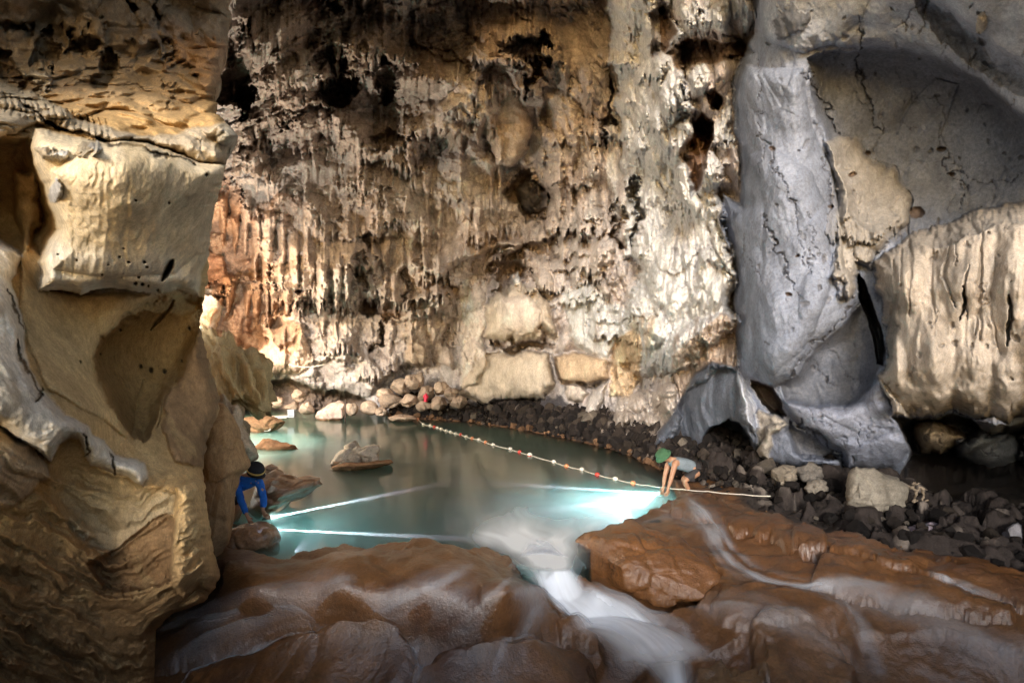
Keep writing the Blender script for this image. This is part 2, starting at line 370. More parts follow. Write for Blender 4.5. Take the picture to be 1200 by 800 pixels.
# hanging masses, the large ones traced
for a_ in [(335, 185, 52, 165, 1.9, 26, 9, (.50, .43, .38), 30), (410, 195, 55, 150, 1.7, 22, 9, (.54, .48, .42), 20), (470, 215, 40, 130, 1.3, 20, 8, (.52, .46, .41), 6), (520, 200, 34, 120, 1.2, 18, 8, (.55, .49, .44), 0),
           (575, 190, 30, 80, 1.1, 18, 7, (.50, .44, .38), 0), (665, 60, 34, 200, 1.6, 22, 10, (.48, .41, .34), 10), (690, 190, 26, 130, 1.2, 18, 8, (.54, .48, .42), 6), (640, 250, 30, 80, 1.1, 16, 8, (.54, .47, .40), 0),
           (680, 290, 34, 60, .8, 14, 7, (.60, .54, .48), 0), (500, 20, 60, 130, 1.8, 18, 14, (.40, .32, .25), 25), (420, -30, 60, 90, 1.8, 18, 12, (.34, .27, .2), 10), (330, -20, 55, 110, 1.6, 18, 12, (.38, .30, .23), 10), (330, 60, 30, 80, 1.0, 12, 8, (.42, .34, .26), 0),
           (600, -20, 60, 80, 1.6, 18, 12, (.36, .28, .2), 0), (420, 110, 34, 60, .9, 14, 8, (.42, .34, .27), 8), (470, 120, 24, 70, .9, 14, 7, (.42, .34, .27), 0), (290, 110, 24, 90, 1.1, 12, 8, (.42, .33, .25), 6), (400, 350, 22, 60, .8, 8, 6, (.47, .40, .34), 0), (440, 380, 26, 60, .8, 8, 6, (.45, .38, .31), 0)]:
    S.drape(*a_[:7], col=a_[7], cmix=.7, lean=a_[8])
for _ in range(75):
    x0 = rng.uniform(270, 725); y0 = rng.uniform(-120, 360); w_ = rng.uniform(12, 42)
    if 535 < x0 < 660 and y0 > 270: continue
    if x0 < 320 and y0 > 180: continue
    cc_ = [(.60, .56, .51), (.48, .41, .34), (.42, .32, .25), (.52, .44, .39), (.36, .27, .2)][rng.randint(5)]
    S.drape(x0, y0, w_, w_*rng.uniform(1.4, 3.0), rng.uniform(.4, 1.1), rng.uniform(4, 14), rng.uniform(6, 13), cc_, rng.uniform(.2, .65), rng.uniform(-8, 12))
for _ in range(46):
    x0 = rng.uniform(712, 850); y0 = rng.uniform(-60, 380); w_ = rng.uniform(6, 18)
    S.drape(x0, y0, w_, w_*rng.uniform(3, 7), rng.uniform(.2, .5), rng.uniform(5, 12), rng.uniform(3, 6), (.74, .71, .67), rng.uniform(.2, .7), rng.uniform(4, 22))
# curtain of ribs, and the column left of the mound
P([(470, 352), (500, 340), (528, 355), (532, 400), (530, 434), (500, 420), (482, 405), (470, 395)], h=.9, r=14, col=(.50, .42, .35), lab=3)
P([(478, 400), (490, 396), (500, 410), (505, 430), (490, 432), (475, 425)], h=.7, r=10, col=(.44, .35, .26), rough=.5)
P([(535, 330), (560, 318), (571, 330), (570, 370), (566, 400), (572, 425), (560, 450), (538, 455), (540, 420), (544, 380)], h=.9, r=14, col=(.66, .57, .47), cmix=.8)
# the mound: dome over a skirt
P([(534, 464), (544, 444), (558, 425), (572, 416), (610, 413), (644, 415), (649, 450), (640, 470), (597, 468), (566, 472)], h=1.6, r=26, col=(.50, .42, .31), rough=.36, lab=5)
P([(568, 400), (568, 372), (574, 350), (590, 338), (610, 331), (628, 336), (641, 355), (650, 378), (652, 392), (640, 388), (628, 396), (606, 400), (585, 398)], h=1.9, r=24, col=(.50, .42, .31), rough=.30, lab=4, warp=5)
P([(585, 350), (620, 345), (635, 365), (632, 388), (605, 394), (588, 380)], h=.5, r=18, col=(.62, .52, .42), rough=.15, cb=8)
# white and cream patches right of the mound
P([(660, 340), (690, 330), (720, 360), (722, 400), (712, 420), (690, 416), (672, 405)], h=.6, r=18, col=(.74, .70, .64), rough=.55, cmix=.85, cb=6)
P([(650, 420), (680, 415), (712, 420), (712, 446), (685, 450), (655, 452)], h=.9, r=14, col=(.56, .41, .25), rough=.5)
P([(660, 452), (676, 448), (690, 460), (680, 470), (664, 468)], h=.7, r=7, col=(.55, .47, .38), rough=.5)
P([(694, 455), (712, 450), (708, 470), (696, 488), (680, 486)], h=.9, r=8, col=(.55, .50, .44), rough=.5)
P([(652, 446), (705, 450), (700, 456), (656, 454)], h=-1, r=4)
# dark lava-like band above the bank
P([(535, 475), (566, 470), (575, 462), (600, 466), (625, 470), (655, 468), (690, 485), (730, 480), (760, 500), (790, 520), (800, 560), (700, 560), (560, 520), (520, 505)], h=.3, r=10, col=(.055, .05, .055), cmix=.95, warp=7, lab=0)
# white streaked column
P([(706, -40), (760, -40), (790, 20), (800, 80), (812, 140), (845, 200), (850, 260), (862, 330), (858, 380), (800, 440), (740, 440), (722, 380), (748, 330), (738, 240), (728, 160), (715, 60)], h=2.3, r=30, col=(.64, .63, .615), cmix=.85, cb=6, lab=6, warp=9)
P([(780, 60), (800, 45), (840, 45), (880, 50), (885, 62), (850, 72), (820, 80), (790, 84)], h=-.5, r=8, col=(.25, .17, .11), cmix=.9, lab=6)
P([(790, -60), (870, -60), (885, 20), (872, 45), (840, 35), (800, 40), (785, 10)], h=.8, r=18, col=(.62, .58, .54), lab=6, cmix=.8)
P([(762, 15), (780, 5), (792, 35), (780, 60), (764, 68)], h=-1.4, r=10, col=(.22, .15, .10), lab=6)
P([(795, 182), (808, 160), (815, 145), (822, 134), (835, 140), (837, 160), (826, 190), (820, 225), (812, 232), (806, 200)], h=-2.2, r=7, col=(.26, .15, .085), lab=6)
P([(793, 195), (803, 190), (812, 215), (822, 240), (815, 252), (800, 232)], h=.7, r=6, col=(.78, .75, .70), rough=.4, lab=6)
P([(829, 110), (840, 103), (846, 115), (842, 130), (832, 128)], h=-1.2, r=5, col=(.25, .16, .1), lab=6)
for x0, y0, w_, h_ in [(775, 75, 8, 16), (796, 100, 7, 14), (803, 118, 7, 14), (787, 130, 9, 18), (820, 95, 12, 20), (850, 140, 6, 26), (770, 95, 6, 14), (808, 150, 6, 10), (812, 20, 7, 22), (845, 18, 11, 20), (825, 30, 8, 16)]:
    S.blob(x0, y0, w_, h_, .5, rot=.1, col=(.74, .72, .70), cmix=.8)
P([(828, 245), (845, 240), (850, 270), (862, 300), (862, 330), (850, 318), (838, 290)], h=.8, r=7, col=(.72, .62, .5), lab=6)
# crumbly brown lobe and boulders under the column
P([(790, 395), (812, 372), (850, 368), (862, 380), (861, 430), (840, 440), (815, 450), (798, 470), (785, 440)], h=.9, r=16, col=(.45, .34, .24), cmix=.8, lab=6)
P([(738, 378), (755, 366), (772, 372), (780, 395), (768, 410), (748, 405)], h=.9, r=16, col=(.60, .50, .38), lab=6)
P([(742, 385), (752, 400), (750, 440), (735, 470), (716, 466), (712, 430), (722, 395)], h=.6, r=14, col=(.60, .44, .26), lab=6)
P([(728, 425), (745, 424), (744, 433), (730, 434)], h=-.9, r=4, lab=6)
P([(725, 470), (760, 455), (790, 460), (800, 490), (790, 515), (770, 540), (735, 545), (722, 515), (716, 490)], h=1.2, r=18, col=(.50, .43, .35), lab=8, cmix=.8)
for x0, y0, rx_, ry_ in [(782, 458, 11, 9), (747, 473, 12, 9), (735, 490, 9, 11), (760, 492, 10, 8), (745, 510, 12, 8), (778, 478, 9, 7), (765, 515, 9, 8)]:
    S.blob(x0, y0, rx_, ry_, .5, col=(.52, .44, .36), cmix=.7)
P([(730, 495), (740, 490), (742, 505), (732, 510)], h=-1, r=4)
# --- the grey limestone on the right
GL = 9
P([(872, -200), (1400, -200), (1400, 560), (1210, 500), (1060, 560), (985, 556), (900, 545), (868, 520), (860, 470), (862, 400), (860, 310), (842, 255), (850, 228), (868, 236), (868, 190), (860, 140), (856, 100), (868, 70), (884, 40)],
  h=.9, r=14, col=BLG, rough=.10, lab=GL, warp=3)
P([(900, -200), (1400, -200), (1400, 160), (1195, 140), (1150, 90), (1095, 64), (980, 52), (930, 60), (890, 40)], h=.35, r=30, col=(.37, .395, .43), rough=.14, cb=10)
P([(1060, -20), (1120, 10), (1165, 50), (1230, 90), (1300, 120), (1300, 150), (1190, 110), (1140, 75), (1100, 50)], h=-.35, r=25, col=(.26, .28, .32), cb=8)
# the scooped hollow under the roof lip, the lip's shadow painted darker grey
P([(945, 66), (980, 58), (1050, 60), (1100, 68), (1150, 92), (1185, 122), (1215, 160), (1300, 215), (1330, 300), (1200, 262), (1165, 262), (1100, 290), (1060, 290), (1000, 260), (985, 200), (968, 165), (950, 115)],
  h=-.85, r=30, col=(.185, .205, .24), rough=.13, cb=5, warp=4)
S.blob(1095, 165, 120, 90, -.25, rot=.5, p=2, warp=4)
# pillar
P([(862, 100), (872, 74), (900, 80), (942, 80), (944, 115), (958, 165), (975, 200), (985, 260), (990, 310), (1010, 350), (985, 385), (955, 410), (935, 440), (905, 455), (880, 440), (864, 400), (864, 310), (846, 258), (852, 232), (872, 240), (872, 200), (866, 150)],
  h=.85, r=38, col=(.26, .29, .345), rough=.13, gy=.0018, warp=2, cb=1)
P([(872, 185), (905, 170), (950, 200), (975, 260), (980, 320), (950, 400), (905, 440), (885, 420), (872, 330), (860, 262)], h=.3, r=30, warp=2)
# inner concave bay, the pillar's shadow painted as darker grey
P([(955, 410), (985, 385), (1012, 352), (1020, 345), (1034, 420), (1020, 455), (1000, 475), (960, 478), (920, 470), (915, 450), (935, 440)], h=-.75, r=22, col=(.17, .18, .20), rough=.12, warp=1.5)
P([(1004, 322), (1013, 330), (1024, 360), (1034, 385), (1038, 410), (1034, 428), (1027, 425), (1022, 395), (1016, 370), (1006, 350)], h=-2.2, r=4, col=DGR, warp=1.5)
# the lip and the lower mass
P([(917, 466), (950, 474), (990, 476), (1012, 468), (1030, 438), (1050, 470), (1068, 490), (1068, 527), (1052, 547), (1020, 552), (992, 547), (984, 530), (950, 506), (927, 492)], h=.75, r=16, col=(.26, .275, .32), rough=.12, warp=2, gy=.004)
P([(925, 496), (948, 508), (975, 528), (984, 536), (970, 540), (940, 540), (926, 520)], h=-.5, r=6, col=(.25, .25, .26))
P([(898, 500), (925, 498), (932, 530), (985, 538), (988, 550), (900, 552), (888, 530)], h=.5, r=8, col=(.22, .235, .27), rough=.2)
P([(880, 445), (905, 452), (916, 470), (920, 490), (908, 486), (890, 470)], h=-1.4, r=6, col=(.2, .13, .08), cmix=.8)
P([(888, 478), (912, 488), (924, 500), (905, 512), (900, 540), (886, 530), (882, 500)], h=.35, r=7, col=(.52, .42, .28), rough=.4, cmix=.8)
# left lower grey mass with arch, shade in the opening painted near-black
P([(812, 440), (835, 425), (862, 430), (872, 450), (882, 480), (890, 520), (880, 545), (800, 560), (760, 545), (770, 505), (792, 480)], h=.9, r=16, col=(.13, .14, .16), rough=.2, lab=7, warp=2)
P([(862, 432), (872, 440), (882, 470), (892, 500), (884, 505), (870, 480)], h=.4, r=5, col=(.48, .49, .52), rough=.1)
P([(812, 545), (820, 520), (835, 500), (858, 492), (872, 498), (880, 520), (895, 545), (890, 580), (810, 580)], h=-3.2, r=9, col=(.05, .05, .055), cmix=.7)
# cream drape from the middle
P([(965, 166), (985, 158), (1000, 162), (1012, 180), (1048, 198), (1066, 232), (1066, 262), (1036, 285), (1022, 306), (1016, 318), (1006, 312), (1002, 325), (999, 346), (993, 352), (985, 328), (978, 322), (978, 300), (984, 250), (980, 208)],
  h=.40, r=18, col=(.265, .25, .22), rough=.42, lab=10, warp=5, cb=6, gy=.0015)
for a_ in [(985, 165, 14, 110, .22, 10, 6), (1008, 180, 16, 100, .2, 8, 5), (1035, 200, 18, 70, .2, 8, 5), (992, 240, 12, 95, .2, 12, 7), (1012, 260, 10, 50, .18, 8, 5), (1000, 200, 10, 60, .15, 6, 4)]:
    S.drape(*a_, col=(.30, .275, .235), cmix=.4)
# big flowstone at right
P([(1022, 310), (1036, 292), (1060, 282), (1100, 262), (1150, 245), (1200, 236), (1270, 235), (1400, 250), (1400, 500), (1230, 500), (1200, 488), (1180, 498), (1160, 490), (1117, 483), (1092, 487), (1067, 487), (1046, 484), (1030, 440), (1040, 415), (1040, 395), (1036, 360), (1028, 335)],
  h=1.15, r=30, col=(.36, .315, .255), rough=.30, lab=11, warp=5)
for x0, y0, rx_, ry_, h_ in [(1065, 330, 26, 40, .3), (1130, 320, 34, 60, .25), (1190, 330, 30, 70, .3), (1090, 420, 26, 45, .28), (1140, 440, 25, 45, .2), (1050, 430, 14, 40, .2), (1180, 450, 22, 40, .22), (1240, 400, 30, 80, .3)]:
    S.blob(x0, y0, rx_, ry_, h_, p=1.5)
# cavity under the flowstone and its slabs, its shade painted near-black
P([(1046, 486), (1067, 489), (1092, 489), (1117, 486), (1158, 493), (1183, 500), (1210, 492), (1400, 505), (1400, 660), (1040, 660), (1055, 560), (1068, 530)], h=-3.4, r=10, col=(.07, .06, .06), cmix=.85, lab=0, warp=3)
P([(1070, 495), (1095, 492), (1118, 500), (1135, 508), (1120, 520), (1100, 530), (1080, 528), (1070, 512)], h=2.7, r=14, col=(.42, .33, .22), rough=.4, lab=12)
P([(1122, 512), (1150, 502), (1190, 512), (1200, 530), (1185, 555), (1160, 562), (1140, 550), (1120, 535)], h=2.9, r=22, col=(.27, .28, .29), rough=.2, lab=13)
P([(1142, 490), (1165, 488), (1178, 500), (1170, 508), (1150, 505)], h=2.8, r=9, col=(.30, .31, .33), rough=.2)
P([(1195, 520), (1230, 500), (1280, 520), (1280, 560), (1220, 580), (1190, 560)], h=2.4, r=20, col=(.22, .22, .23), rough=.3)
P([(1078, 540), (1095, 545), (1100, 560), (1085, 560)], h=2.4, r=7, col=(.3, .31, .33), rough=.3)
P([(1120, 556), (1150, 562), (1175, 570), (1165, 585), (1135, 578)], h=2.0, r=7, col=(.24, .27, .30), rough=.3)
# --- pits and chips on the bare limestone
for _ in range(170):
    x0 = rng.uniform(865, 1240); y0 = rng.uniform(-20, 545); r_ = rng.uniform(1.0, 3.4)
    S.blob(x0, y0, r_*rng.uniform(.8, 2.2), r_, -rng.uniform(.02, .09), rot=rng.rand()*3, col=(.14, .125, .11), cmix=rng.uniform(.1, .55), warp=5)
for _ in range(38):
    x0 = rng.uniform(865, 1220); y0 = rng.uniform(-20, 520); l_ = rng.uniform(12, 50); a_ = rng.normal(1.35, .35)
    S.line([(x0, y0), (x0+l_*.5*math.cos(a_), y0+l_*.5*math.sin(a_)), (x0+l_*math.cos(a_+.3), y0+l_*math.sin(a_+.3))], rng.uniform(.6, 1.1), -rng.uniform(.02, .06), warp=9, col=(.10, .09, .08), cmix=.45)
# --- cracks
CK = (.05, .04, .035)
for pts, w_, h_ in [
    ([(877, 135), (890, 150), (905, 172), (908, 190), (913, 215), (925, 235), (932, 260), (943, 290), (946, 318)], 1.9, -.10),
    ([(890, 250), (900, 265), (903, 283), (916, 305), (922, 330), (936, 350)], 2.2, -.12),
    ([(875, 300), (885, 312), (895, 330)], 1.4, -.06), ([(945, 250), (955, 280), (965, 310)], 1.4, -.06), ([(900, 170), (893, 185), (888, 200)], 1.2, -.05),
    ([(963, 165), (970, 205), (975, 240), (974, 250)], 2.6, -.14), ([(942, 85), (956, 102), (962, 120), (978, 140), (984, 155)], 3.0, -.16),
    ([(1000, 20), (1008, 60), (1014, 90), (1022, 120), (1028, 160)], 2.8, -.14), ([(1095, 135), (1098, 165), (1105, 180), (1115, 205), (1130, 225), (1136, 245)], 1.8, -.08),
    ([(1060, 145), (1075, 160)], 1, -.04), ([(1120, 195), (1150, 218), (1165, 215), (1200, 208)], 1.6, -.08), ([(1160, 210), (1165, 230)], 2, -.08),
    ([(887, 70), (893, 85), (890, 110), (884, 135)], 1.2, -.06), ([(1000, 285), (1006, 305), (1012, 318)], 1.5, -.05),
    ([(905, 455), (930, 430), (960, 400), (990, 370), (1008, 352)], 2.5, -.15), ([(930, 420), (960, 430), (985, 450)], 1.2, -.05), ([(960, 395), (985, 420), (1000, 455)], 1.2, -.05),
    ([(1003, 490), (1006, 510), (1012, 525)], 1.8, -.09), ([(1018, 488), (1020, 508)], 1.3, -.06), ([(950, 480), (975, 500), (985, 520)], 1.2, -.06), ([(935, 490), (950, 500), (985, 535)], 3, -.25),
    ([(1095, 495), (1100, 507), (1098, 520)], 1.6, -.2), ([(1150, 520), (1160, 535), (1175, 548)], 1.3, -.1)]:
    S.line(pts, w_*.45, h_*.7, warp=11, col=CK, cmix=.6)
for x0, y0, r_ in [(905, 175, 4), (1102, 175, 6), (1116, 204, 4), (1017, 178, 4), (973, 240, 4), (923, 345, 4), (935, 300, 3), (910, 480, 3), (1000, 205, 4), (1075, 250, 10)]:
    S.blob(x0, y0, r_, r_*.7, -.15, col=(.16, .10, .06), cmix=.8)
# dark lichen patch, rusty spot
S.blob(928, 24, 16, 20, .1, col=(.09, .09, .09), cmix=.75, warp=12); S.blob(1150, 28, 7, 14, .08, rot=.3, col=(.42, .36, .27))
for _ in range(16):
    a_ = rng.uniform(1040, 1340); b_ = 250+rng.rand()*60; l_ = rng.uniform(60, 150)
    S.line([(a_, b_), (a_+rng.uniform(-6, 6), b_+l_*.5), (a_+rng.uniform(-8, 8), b_+l_)], rng.uniform(1.2, 3.2), -rng.uniform(.03, .08), warp=3, col=(.18, .14, .10), cmix=.35)
for a_, b_, l_ in [(1128, 335, 40), (1184, 345, 60)]:
    S.line([(a_, b_), (a_+3, b_+l_*.5), (a_-2, b_+l_)], 2.4, -.22, warp=4, col=(.10, .08, .06), cmix=.6)
# --- stalactites hanging in relief, traced and scattered
SP = (.60, .50, .42)
for x0, y0, y1, r_, h_ in [(313, 245, 375, 8, 1.6), (300, 250, 330, 6, 1.0), (330, 260, 345, 6, .9), (345, 280, 362, 7, 1.0), (288, 230, 300, 6, 1), (360, 300, 372, 8, .9), (378, 300, 395, 8, 1), (396, 310, 380, 7, .9),
    (408, 300, 372, 6, 1), (452, 270, 345, 7, 1.0), (462, 310, 372, 6, .9), (482, 250, 340, 8, .9), (498, 240, 330, 7, 1), (514, 230, 320, 6, .8), (545, 220, 300, 9, .8), (560, 225, 300, 7, .8), (576, 180, 250, 6, 1),
    (586, 200, 252, 5, 1), (655, 190, 260, 8, .9), (668, 180, 262, 7, .9), (680, 200, 280, 8, .8), (643, 255, 300, 6, .8), (420, 155, 235, 4, .9), (427, 160, 225, 4, .8), (395, 130, 175, 6, 1), (480, 150, 210, 5, .9),
    (731, 200, 300, 7, .7), (702, 130, 215, 7, .8), (690, 100, 190, 8, .8), (500, 190, 250, 6, .7), (395, 40, 100, 6, 2.2), (413, 50, 108, 5, 1.8), (428, 60, 95, 5, 1.0), (352, 60, 105, 6, .8), (300, 20, 60, 7, .8)]:
    S.spike(x0, y0, y1, r_, h_, SP if y0 > 120 else (.40, .31, .22))
for _ in range(80):
    x0 = rng.uniform(290, 720); y0 = rng.uniform(120, 380); l_ = rng.uniform(18, 60); r_ = rng.uniform(1.8, 5.5)
    if 545 < x0 < 660 and y0 > 265: continue
    S.spike(x0, y0, y0+l_, r_, rng.uniform(.25, .7), SP, lean=rng.uniform(-4, 4), cmix=rng.uniform(0, .45))
for _ in range(60):
    x0 = rng.uniform(270, 700); y0 = rng.uniform(-60, 110); l_ = rng.uniform(18, 55); r_ = rng.uniform(3, 8)
    S.spike(x0, y0, y0+l_, r_, rng.uniform(.3, .9), (.36, .27, .19), cmix=.3)
# --- rock relief in world space
R = S.rough
def tiers(H, L, f, A, seed, p=1.6):
    rd = 1-np.abs(noise3(wx*f+seed, wy*f, wz*f*.12))*2
    rd2 = 1-np.abs(noise3(wx*f*2.7+seed, wy*f*2.7, wz*f*.3))*2
    w = (wz+L*(rd*.7+rd2*.3)+fbm(wx/2.5+seed, wy/2.5, wz/2.5, 2)*1.2)/H
    t = w-np.floor(w)
    amp = .4+.6*np.clip(rd, 0, 1)
    return A*np.maximum(0, 1-t)**p*amp
lowR = sstep(.35, .8, R)
big = fbm(wx/4.0, wy/4.0, wz/4+3, 3)*2.5+fbm(wx/1.7+8, wy/1.7, wz/1.9, 2)*.55
upz = sstep(260, 120, Y)*sstep(760, 660, X)
plate, _f2, prc = cells(wx*.42+b1*.35+wz*.18, wy*.42, wz*.36+b1*.3, 11)
big = big+upz*((prc-.5)*1.1+(.5-plate)*.9)
tr = (tiers(2.9, .9, .85, 1.15, 3.3)*(.35+.65*sstep(-.3, .4, b1)) *.25+ tiers(1.2, .45, 2.2, .13, 9.1))*(1-.65*upz)
rib = ridge(wx*1.3+5+wz*.25, wy*1.3, wz*.4, 3)*.11*(1-.5*upz)+ridge(wx*4.2, wy*4.2, wz*.8, 2)*.085
f1, f2, rc = cells(wx*.9+b2*.5, wy*.9, wz*.8+b1*.4, 1)
crag = (sstep(0, .35, f2-f1)-.5)*.22+(rc-.5)*.26
f1b, f2b, rcb = cells(wx*2.6+b3*.5, wy*2.6, wz*2.0, 4)
crag2 = (sstep(0, .3, f2b-f1b)-.5)*.10+(rcb-.5)*.09
fine = fbm(wx*3, wy*3, wz*2.2, 4)*.11
soft = 1-.84*sstep(-.15, .35, fbm(wx/2.2+50, wy/2.2, wz/2.6, 3))*(.55+.45*sstep(740, 690, X))
S.H += (big*.85+(tr+rib+crag+crag2)*soft+fine*(.4+.6*soft))*lowR*np.clip(R, 0, 1)
# flowing drapery at mid roughness (flowstone), smooth undulation on grey limestone
mid = sstep(.12, .22, R)*sstep(.6, .4, R)
S.H += mid*(ridge(wx*1.7, wy*1.7, wz*.35, 3)*.05+fbm(wx*5, wy*5, wz*1.6, 3)*.035+fbm(wx*1.3, wy*1.3, wz*1.3, 2)*.12)
sm = sstep(.22, .16, R)
g1, g2, grc = cells(wx*1.1+b1*.3, wy*1.1, wz*.6, 21)
S.H += sm*((sstep(.0, .25, g2-g1)-.5)*.035+(grc-.5)*.07+ridge(wx*3.1+wz, wy*3.1, wz*1.2, 4)*.022+np.minimum(0, noise3(wx*7, wy*7, wz*6)+.25)*-.0)
S.H += sm*(fbm(wx*.55, wy*.55, wz*.5, 3)*.22+fbm(wx*2.4, wy*2.4, wz*1.6, 4)*.028+np.minimum(0, np.abs(noise3(wx*1.1+4, wy*1.1, wz*.7))-.05)*.25)
cl = fbm(wx*1.5, wy*1.5, wz*.8+7, 4)
S.col *= (1+.22*cl)[..., None]
stn = sstep(.25, .8, fbm(wx*1.1+30, wy*1.1, wz*.25, 4))*sm
S.col[:] = S.col*(1-stn*.18)[..., None]+np.array((.27, .24, .20), F32)*(stn*.18)[..., None]
WC = sstep(0, 12, seg_dist(X, Y, [(706, -140), (762, -140), (775, 60), (800, 120), (850, 240), (862, 340), (840, 372), (760, 440), (738, 330), (728, 200)], True)[1]*12.0)
wst = sstep(-.5, .4, fbm(wx*2.6+wz*.5, wy*2.6, wz*.35, 4))*WC*.8*(S.lab == 6)
S.col[:] = S.col*(1-wst)[..., None]+np.array((.66, .66, .66), F32)*wst[..., None]
dirt = sstep(.4, .85, fbm(wx*1.8+3, wy*1.8, wz*1.2, 4))*lowR*(1-.6*WC)
S.col[:] = S.col*(1-dirt*.28)[..., None]+np.array((.26, .18, .12), F32)*(dirt*.4)[..., None]
crk = sstep(.06, .0, f2-f1)*lowR
S.col *= (1-.25*crk)[..., None]
gl_ = (S.lab == GL)|(S.lab == 7)|(S.lab == 13); S.col[gl_] *= np.array((.84, .88, .95), F32)
lum = S.col.mean(-1, keepdims=True); S.col[:] = (S.col*.86+lum*.14)*np.array((1.0, 1.0, 1.05), F32)
np.clip(S.col, .03, .58, out=S.col)
D = np.maximum(D0-S.H, 4.5)
V = np.stack(S.world(D), -1)
ROCK = rock_mat('cave_rock', sc=2.2, fine=9.0, bump=.6, bdist=.08, tint=.18, speck=.3)
SMOOTH = rock_mat('grey_limestone', sc=2.4, fine=16.0, bump=.9, bdist=.05, tint=.18, speck=.3)
FLOW = rock_mat('flowstone_rock', sc=3.0, fine=16.0, bump=.45, bdist=.03, tint=.15, speck=.25, rough=.85, zs=.5)
info = {
 0: ('cave_wall', dict(kind='structure', label='rugged brown and white cave wall behind the pool'), ROCK, None),
 1: ('cave_ceiling', dict(kind='structure', label='dark brown cave roof with deep holes'), ROCK, None),
 2: ('hanging_lobe', dict(label='smooth pale rock lobe bulging from the wall under the roof holes', cat='rock formation'), ROCK, None),
 3: ('stone_curtain', dict(label='ribbed stone curtain left of the domed flowstone mound', cat='rock formation'), ROCK, None),
 4: ('flowstone_dome', dict(label='smooth cream flowstone dome like a bell on the back wall', cat='rock formation'), FLOW, None),
 5: ('flowstone_skirt', dict(label='wide cream flowstone apron below the dome above the black rubble', cat='rock formation'), FLOW, None),
 6: ('dripstone_column', dict(label='tall white streaked dripstone column left of the grey limestone', cat='rock formation'), ROCK, None),
 7: ('rock_arch', dict(label='dark grey rock arch behind the crouching person in the green hat', cat='rock formation'), SMOOTH, None),
 8: ('pebbly_buttress', dict(label='lumpy pale buttress at the water edge left of the rock arch', cat='rock formation'), ROCK, None),
 9: ('limestone_outcrop', dict(label='huge smooth blue grey limestone mass with cracks and a scooped hollow', cat='rock formation'), SMOOTH, None),
 10: ('dripstone_drape', dict(label='small cream drape with a pointed tip in the middle of the grey limestone', cat='rock formation'), FLOW, None),
 11: ('flowstone_curtain', dict(label='broad beige flowstone curtain with dark slits above the black cavity', cat='rock formation'), FLOW, None),
 12: ('rock_slab', dict(label='tan slab wedged in the dark cavity under the flowstone curtain', cat='rock'), ROCK, None),
 13: ('rock_slab', dict(label='tilted grey slab in the dark cavity at the right edge', cat='rock'), SMOOTH, None),
}
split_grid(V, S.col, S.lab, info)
# roof and side wall carried on over and past the camera (open behind it: the entrance)
def loft(name, A, B, n, kw, mat, col, amp=.5):
    t = np.linspace(0, 1, n)[:, None, None]
    G = A[None]*(1-t)+B[None]*t
    f = fbm(G[..., 0]/1.5, G[..., 1]/1.5, G[..., 2]/1.5, 4)*amp*np.clip(t[..., 0]*6, 0, 1)
    G = G.copy(); G[..., 2] += f*(1 if 'ceiling' in name or 'roof' in name else 0); G[..., 0] += f*(0 if 'ceiling' in name else 1)
    nr, nc = G.shape[:2]; C = np.empty((nr*nc, 3)); C[:] = col
    me = mesh_from(name, G.reshape(-1, 3), grid_faces(nr, nc)[:, ::-1], C, True, mat)
    return obj(name, me, **kw)
top = V[0, ::6].astype(float)
B_ = top.copy(); B_[:, 1] = ROOF_Y; B_[:, 0] = np.linspace(-14, 11, len(top)); B_[:, 2] = ROOF_Z+np.sin(np.linspace(0, 3.14, len(top)))*1.5
loft('cave_ceiling', top, B_, 120, dict(kind='structure', label='cave roof overhead running out to the entrance'), ROCK, (.25, .18, .12))
side = V[::6, -1].astype(float); B2 = side.copy(); B2[:, 0] = 8.5; B2[:, 1] = SIDE_Y
loft('cave_wall', side, B2, 90, dict(kind='structure', label='right cave wall beside the viewpoint'), SMOOTH, (.30, .30, .30))
del V
# ================================================================== THE LEFT FORMATION (near)
ys3 = np.arange(-170, 850, 1.2, dtype=F32)
SIL = [(-170, 300), (0, 268), (60, 265), (100, 258), (130, 250), (148, 270), (160, 279), (175, 268), (200, 263), (240, 252), (290, 244), (320, 244), (345, 240), (380, 234), (400, 238), (430, 247), (470, 258), (485, 256), (500, 248), (520, 242), (545, 238), (580, 240), (610, 244), (650, 250), (675, 258), (690, 250), (705, 240), (720, 200), (740, 180), (850, 180)]
xr = np.interp(ys3, [p[0] for p in SIL], [p[1] for p in SIL]).astype(F32)
xr = xr+noise3(ys3/9, ys3*0, ys3*0+3)*3.0+noise3(ys3/3, ys3*0, ys3*0+9)*1.2+sstep(140, 100, ys3)*(noise3(ys3/30, ys3*0, ys3*0+13)*16+noise3(ys3/12, ys3*0, ys3*0+23)*7)
nF = 430; nW = 26
s = np.linspace(0, 1, nF, dtype=F32)
XL = -250+(xr[:, None]+250)*s[None]
YL = np.repeat(ys3[:, None], nF, 1)
cl3 = []
def row3(py, *pd):
    for px, d in pd: cl3.append((px, py, d))
row3(-170, (-250, 4.6), (0, 5.2), (150, 6.0), (300, 7.0))
row3(0, (-250, 5.2), (0, 6.2), (100, 6.8), (270, 7.6))
row3(90, (-250, 5.0), (0, 6.2), (60, 6.4), (130, 6.6), (260, 7.2))
row3(150, (-250, 4.4), (0, 4.9), (60, 5.3), (130, 5.4), (270, 6.2))
row3(250, (-250, 4.2), (0, 5.4), (60, 5.5), (150, 5.6), (250, 6.4))
row3(350, (-250, 3.9), (0, 4.6), (60, 5.6), (150, 6.1), (240, 6.9))
row3(430, (-250, 3.9), (0, 4.2), (60, 4.9), (150, 6.2), (210, 6.7), (250, 7.0))
row3(500, (-250, 3.9), (0, 4.1), (60, 4.4), (100, 4.8), (150, 5.7), (200, 6.1), (250, 6.7))
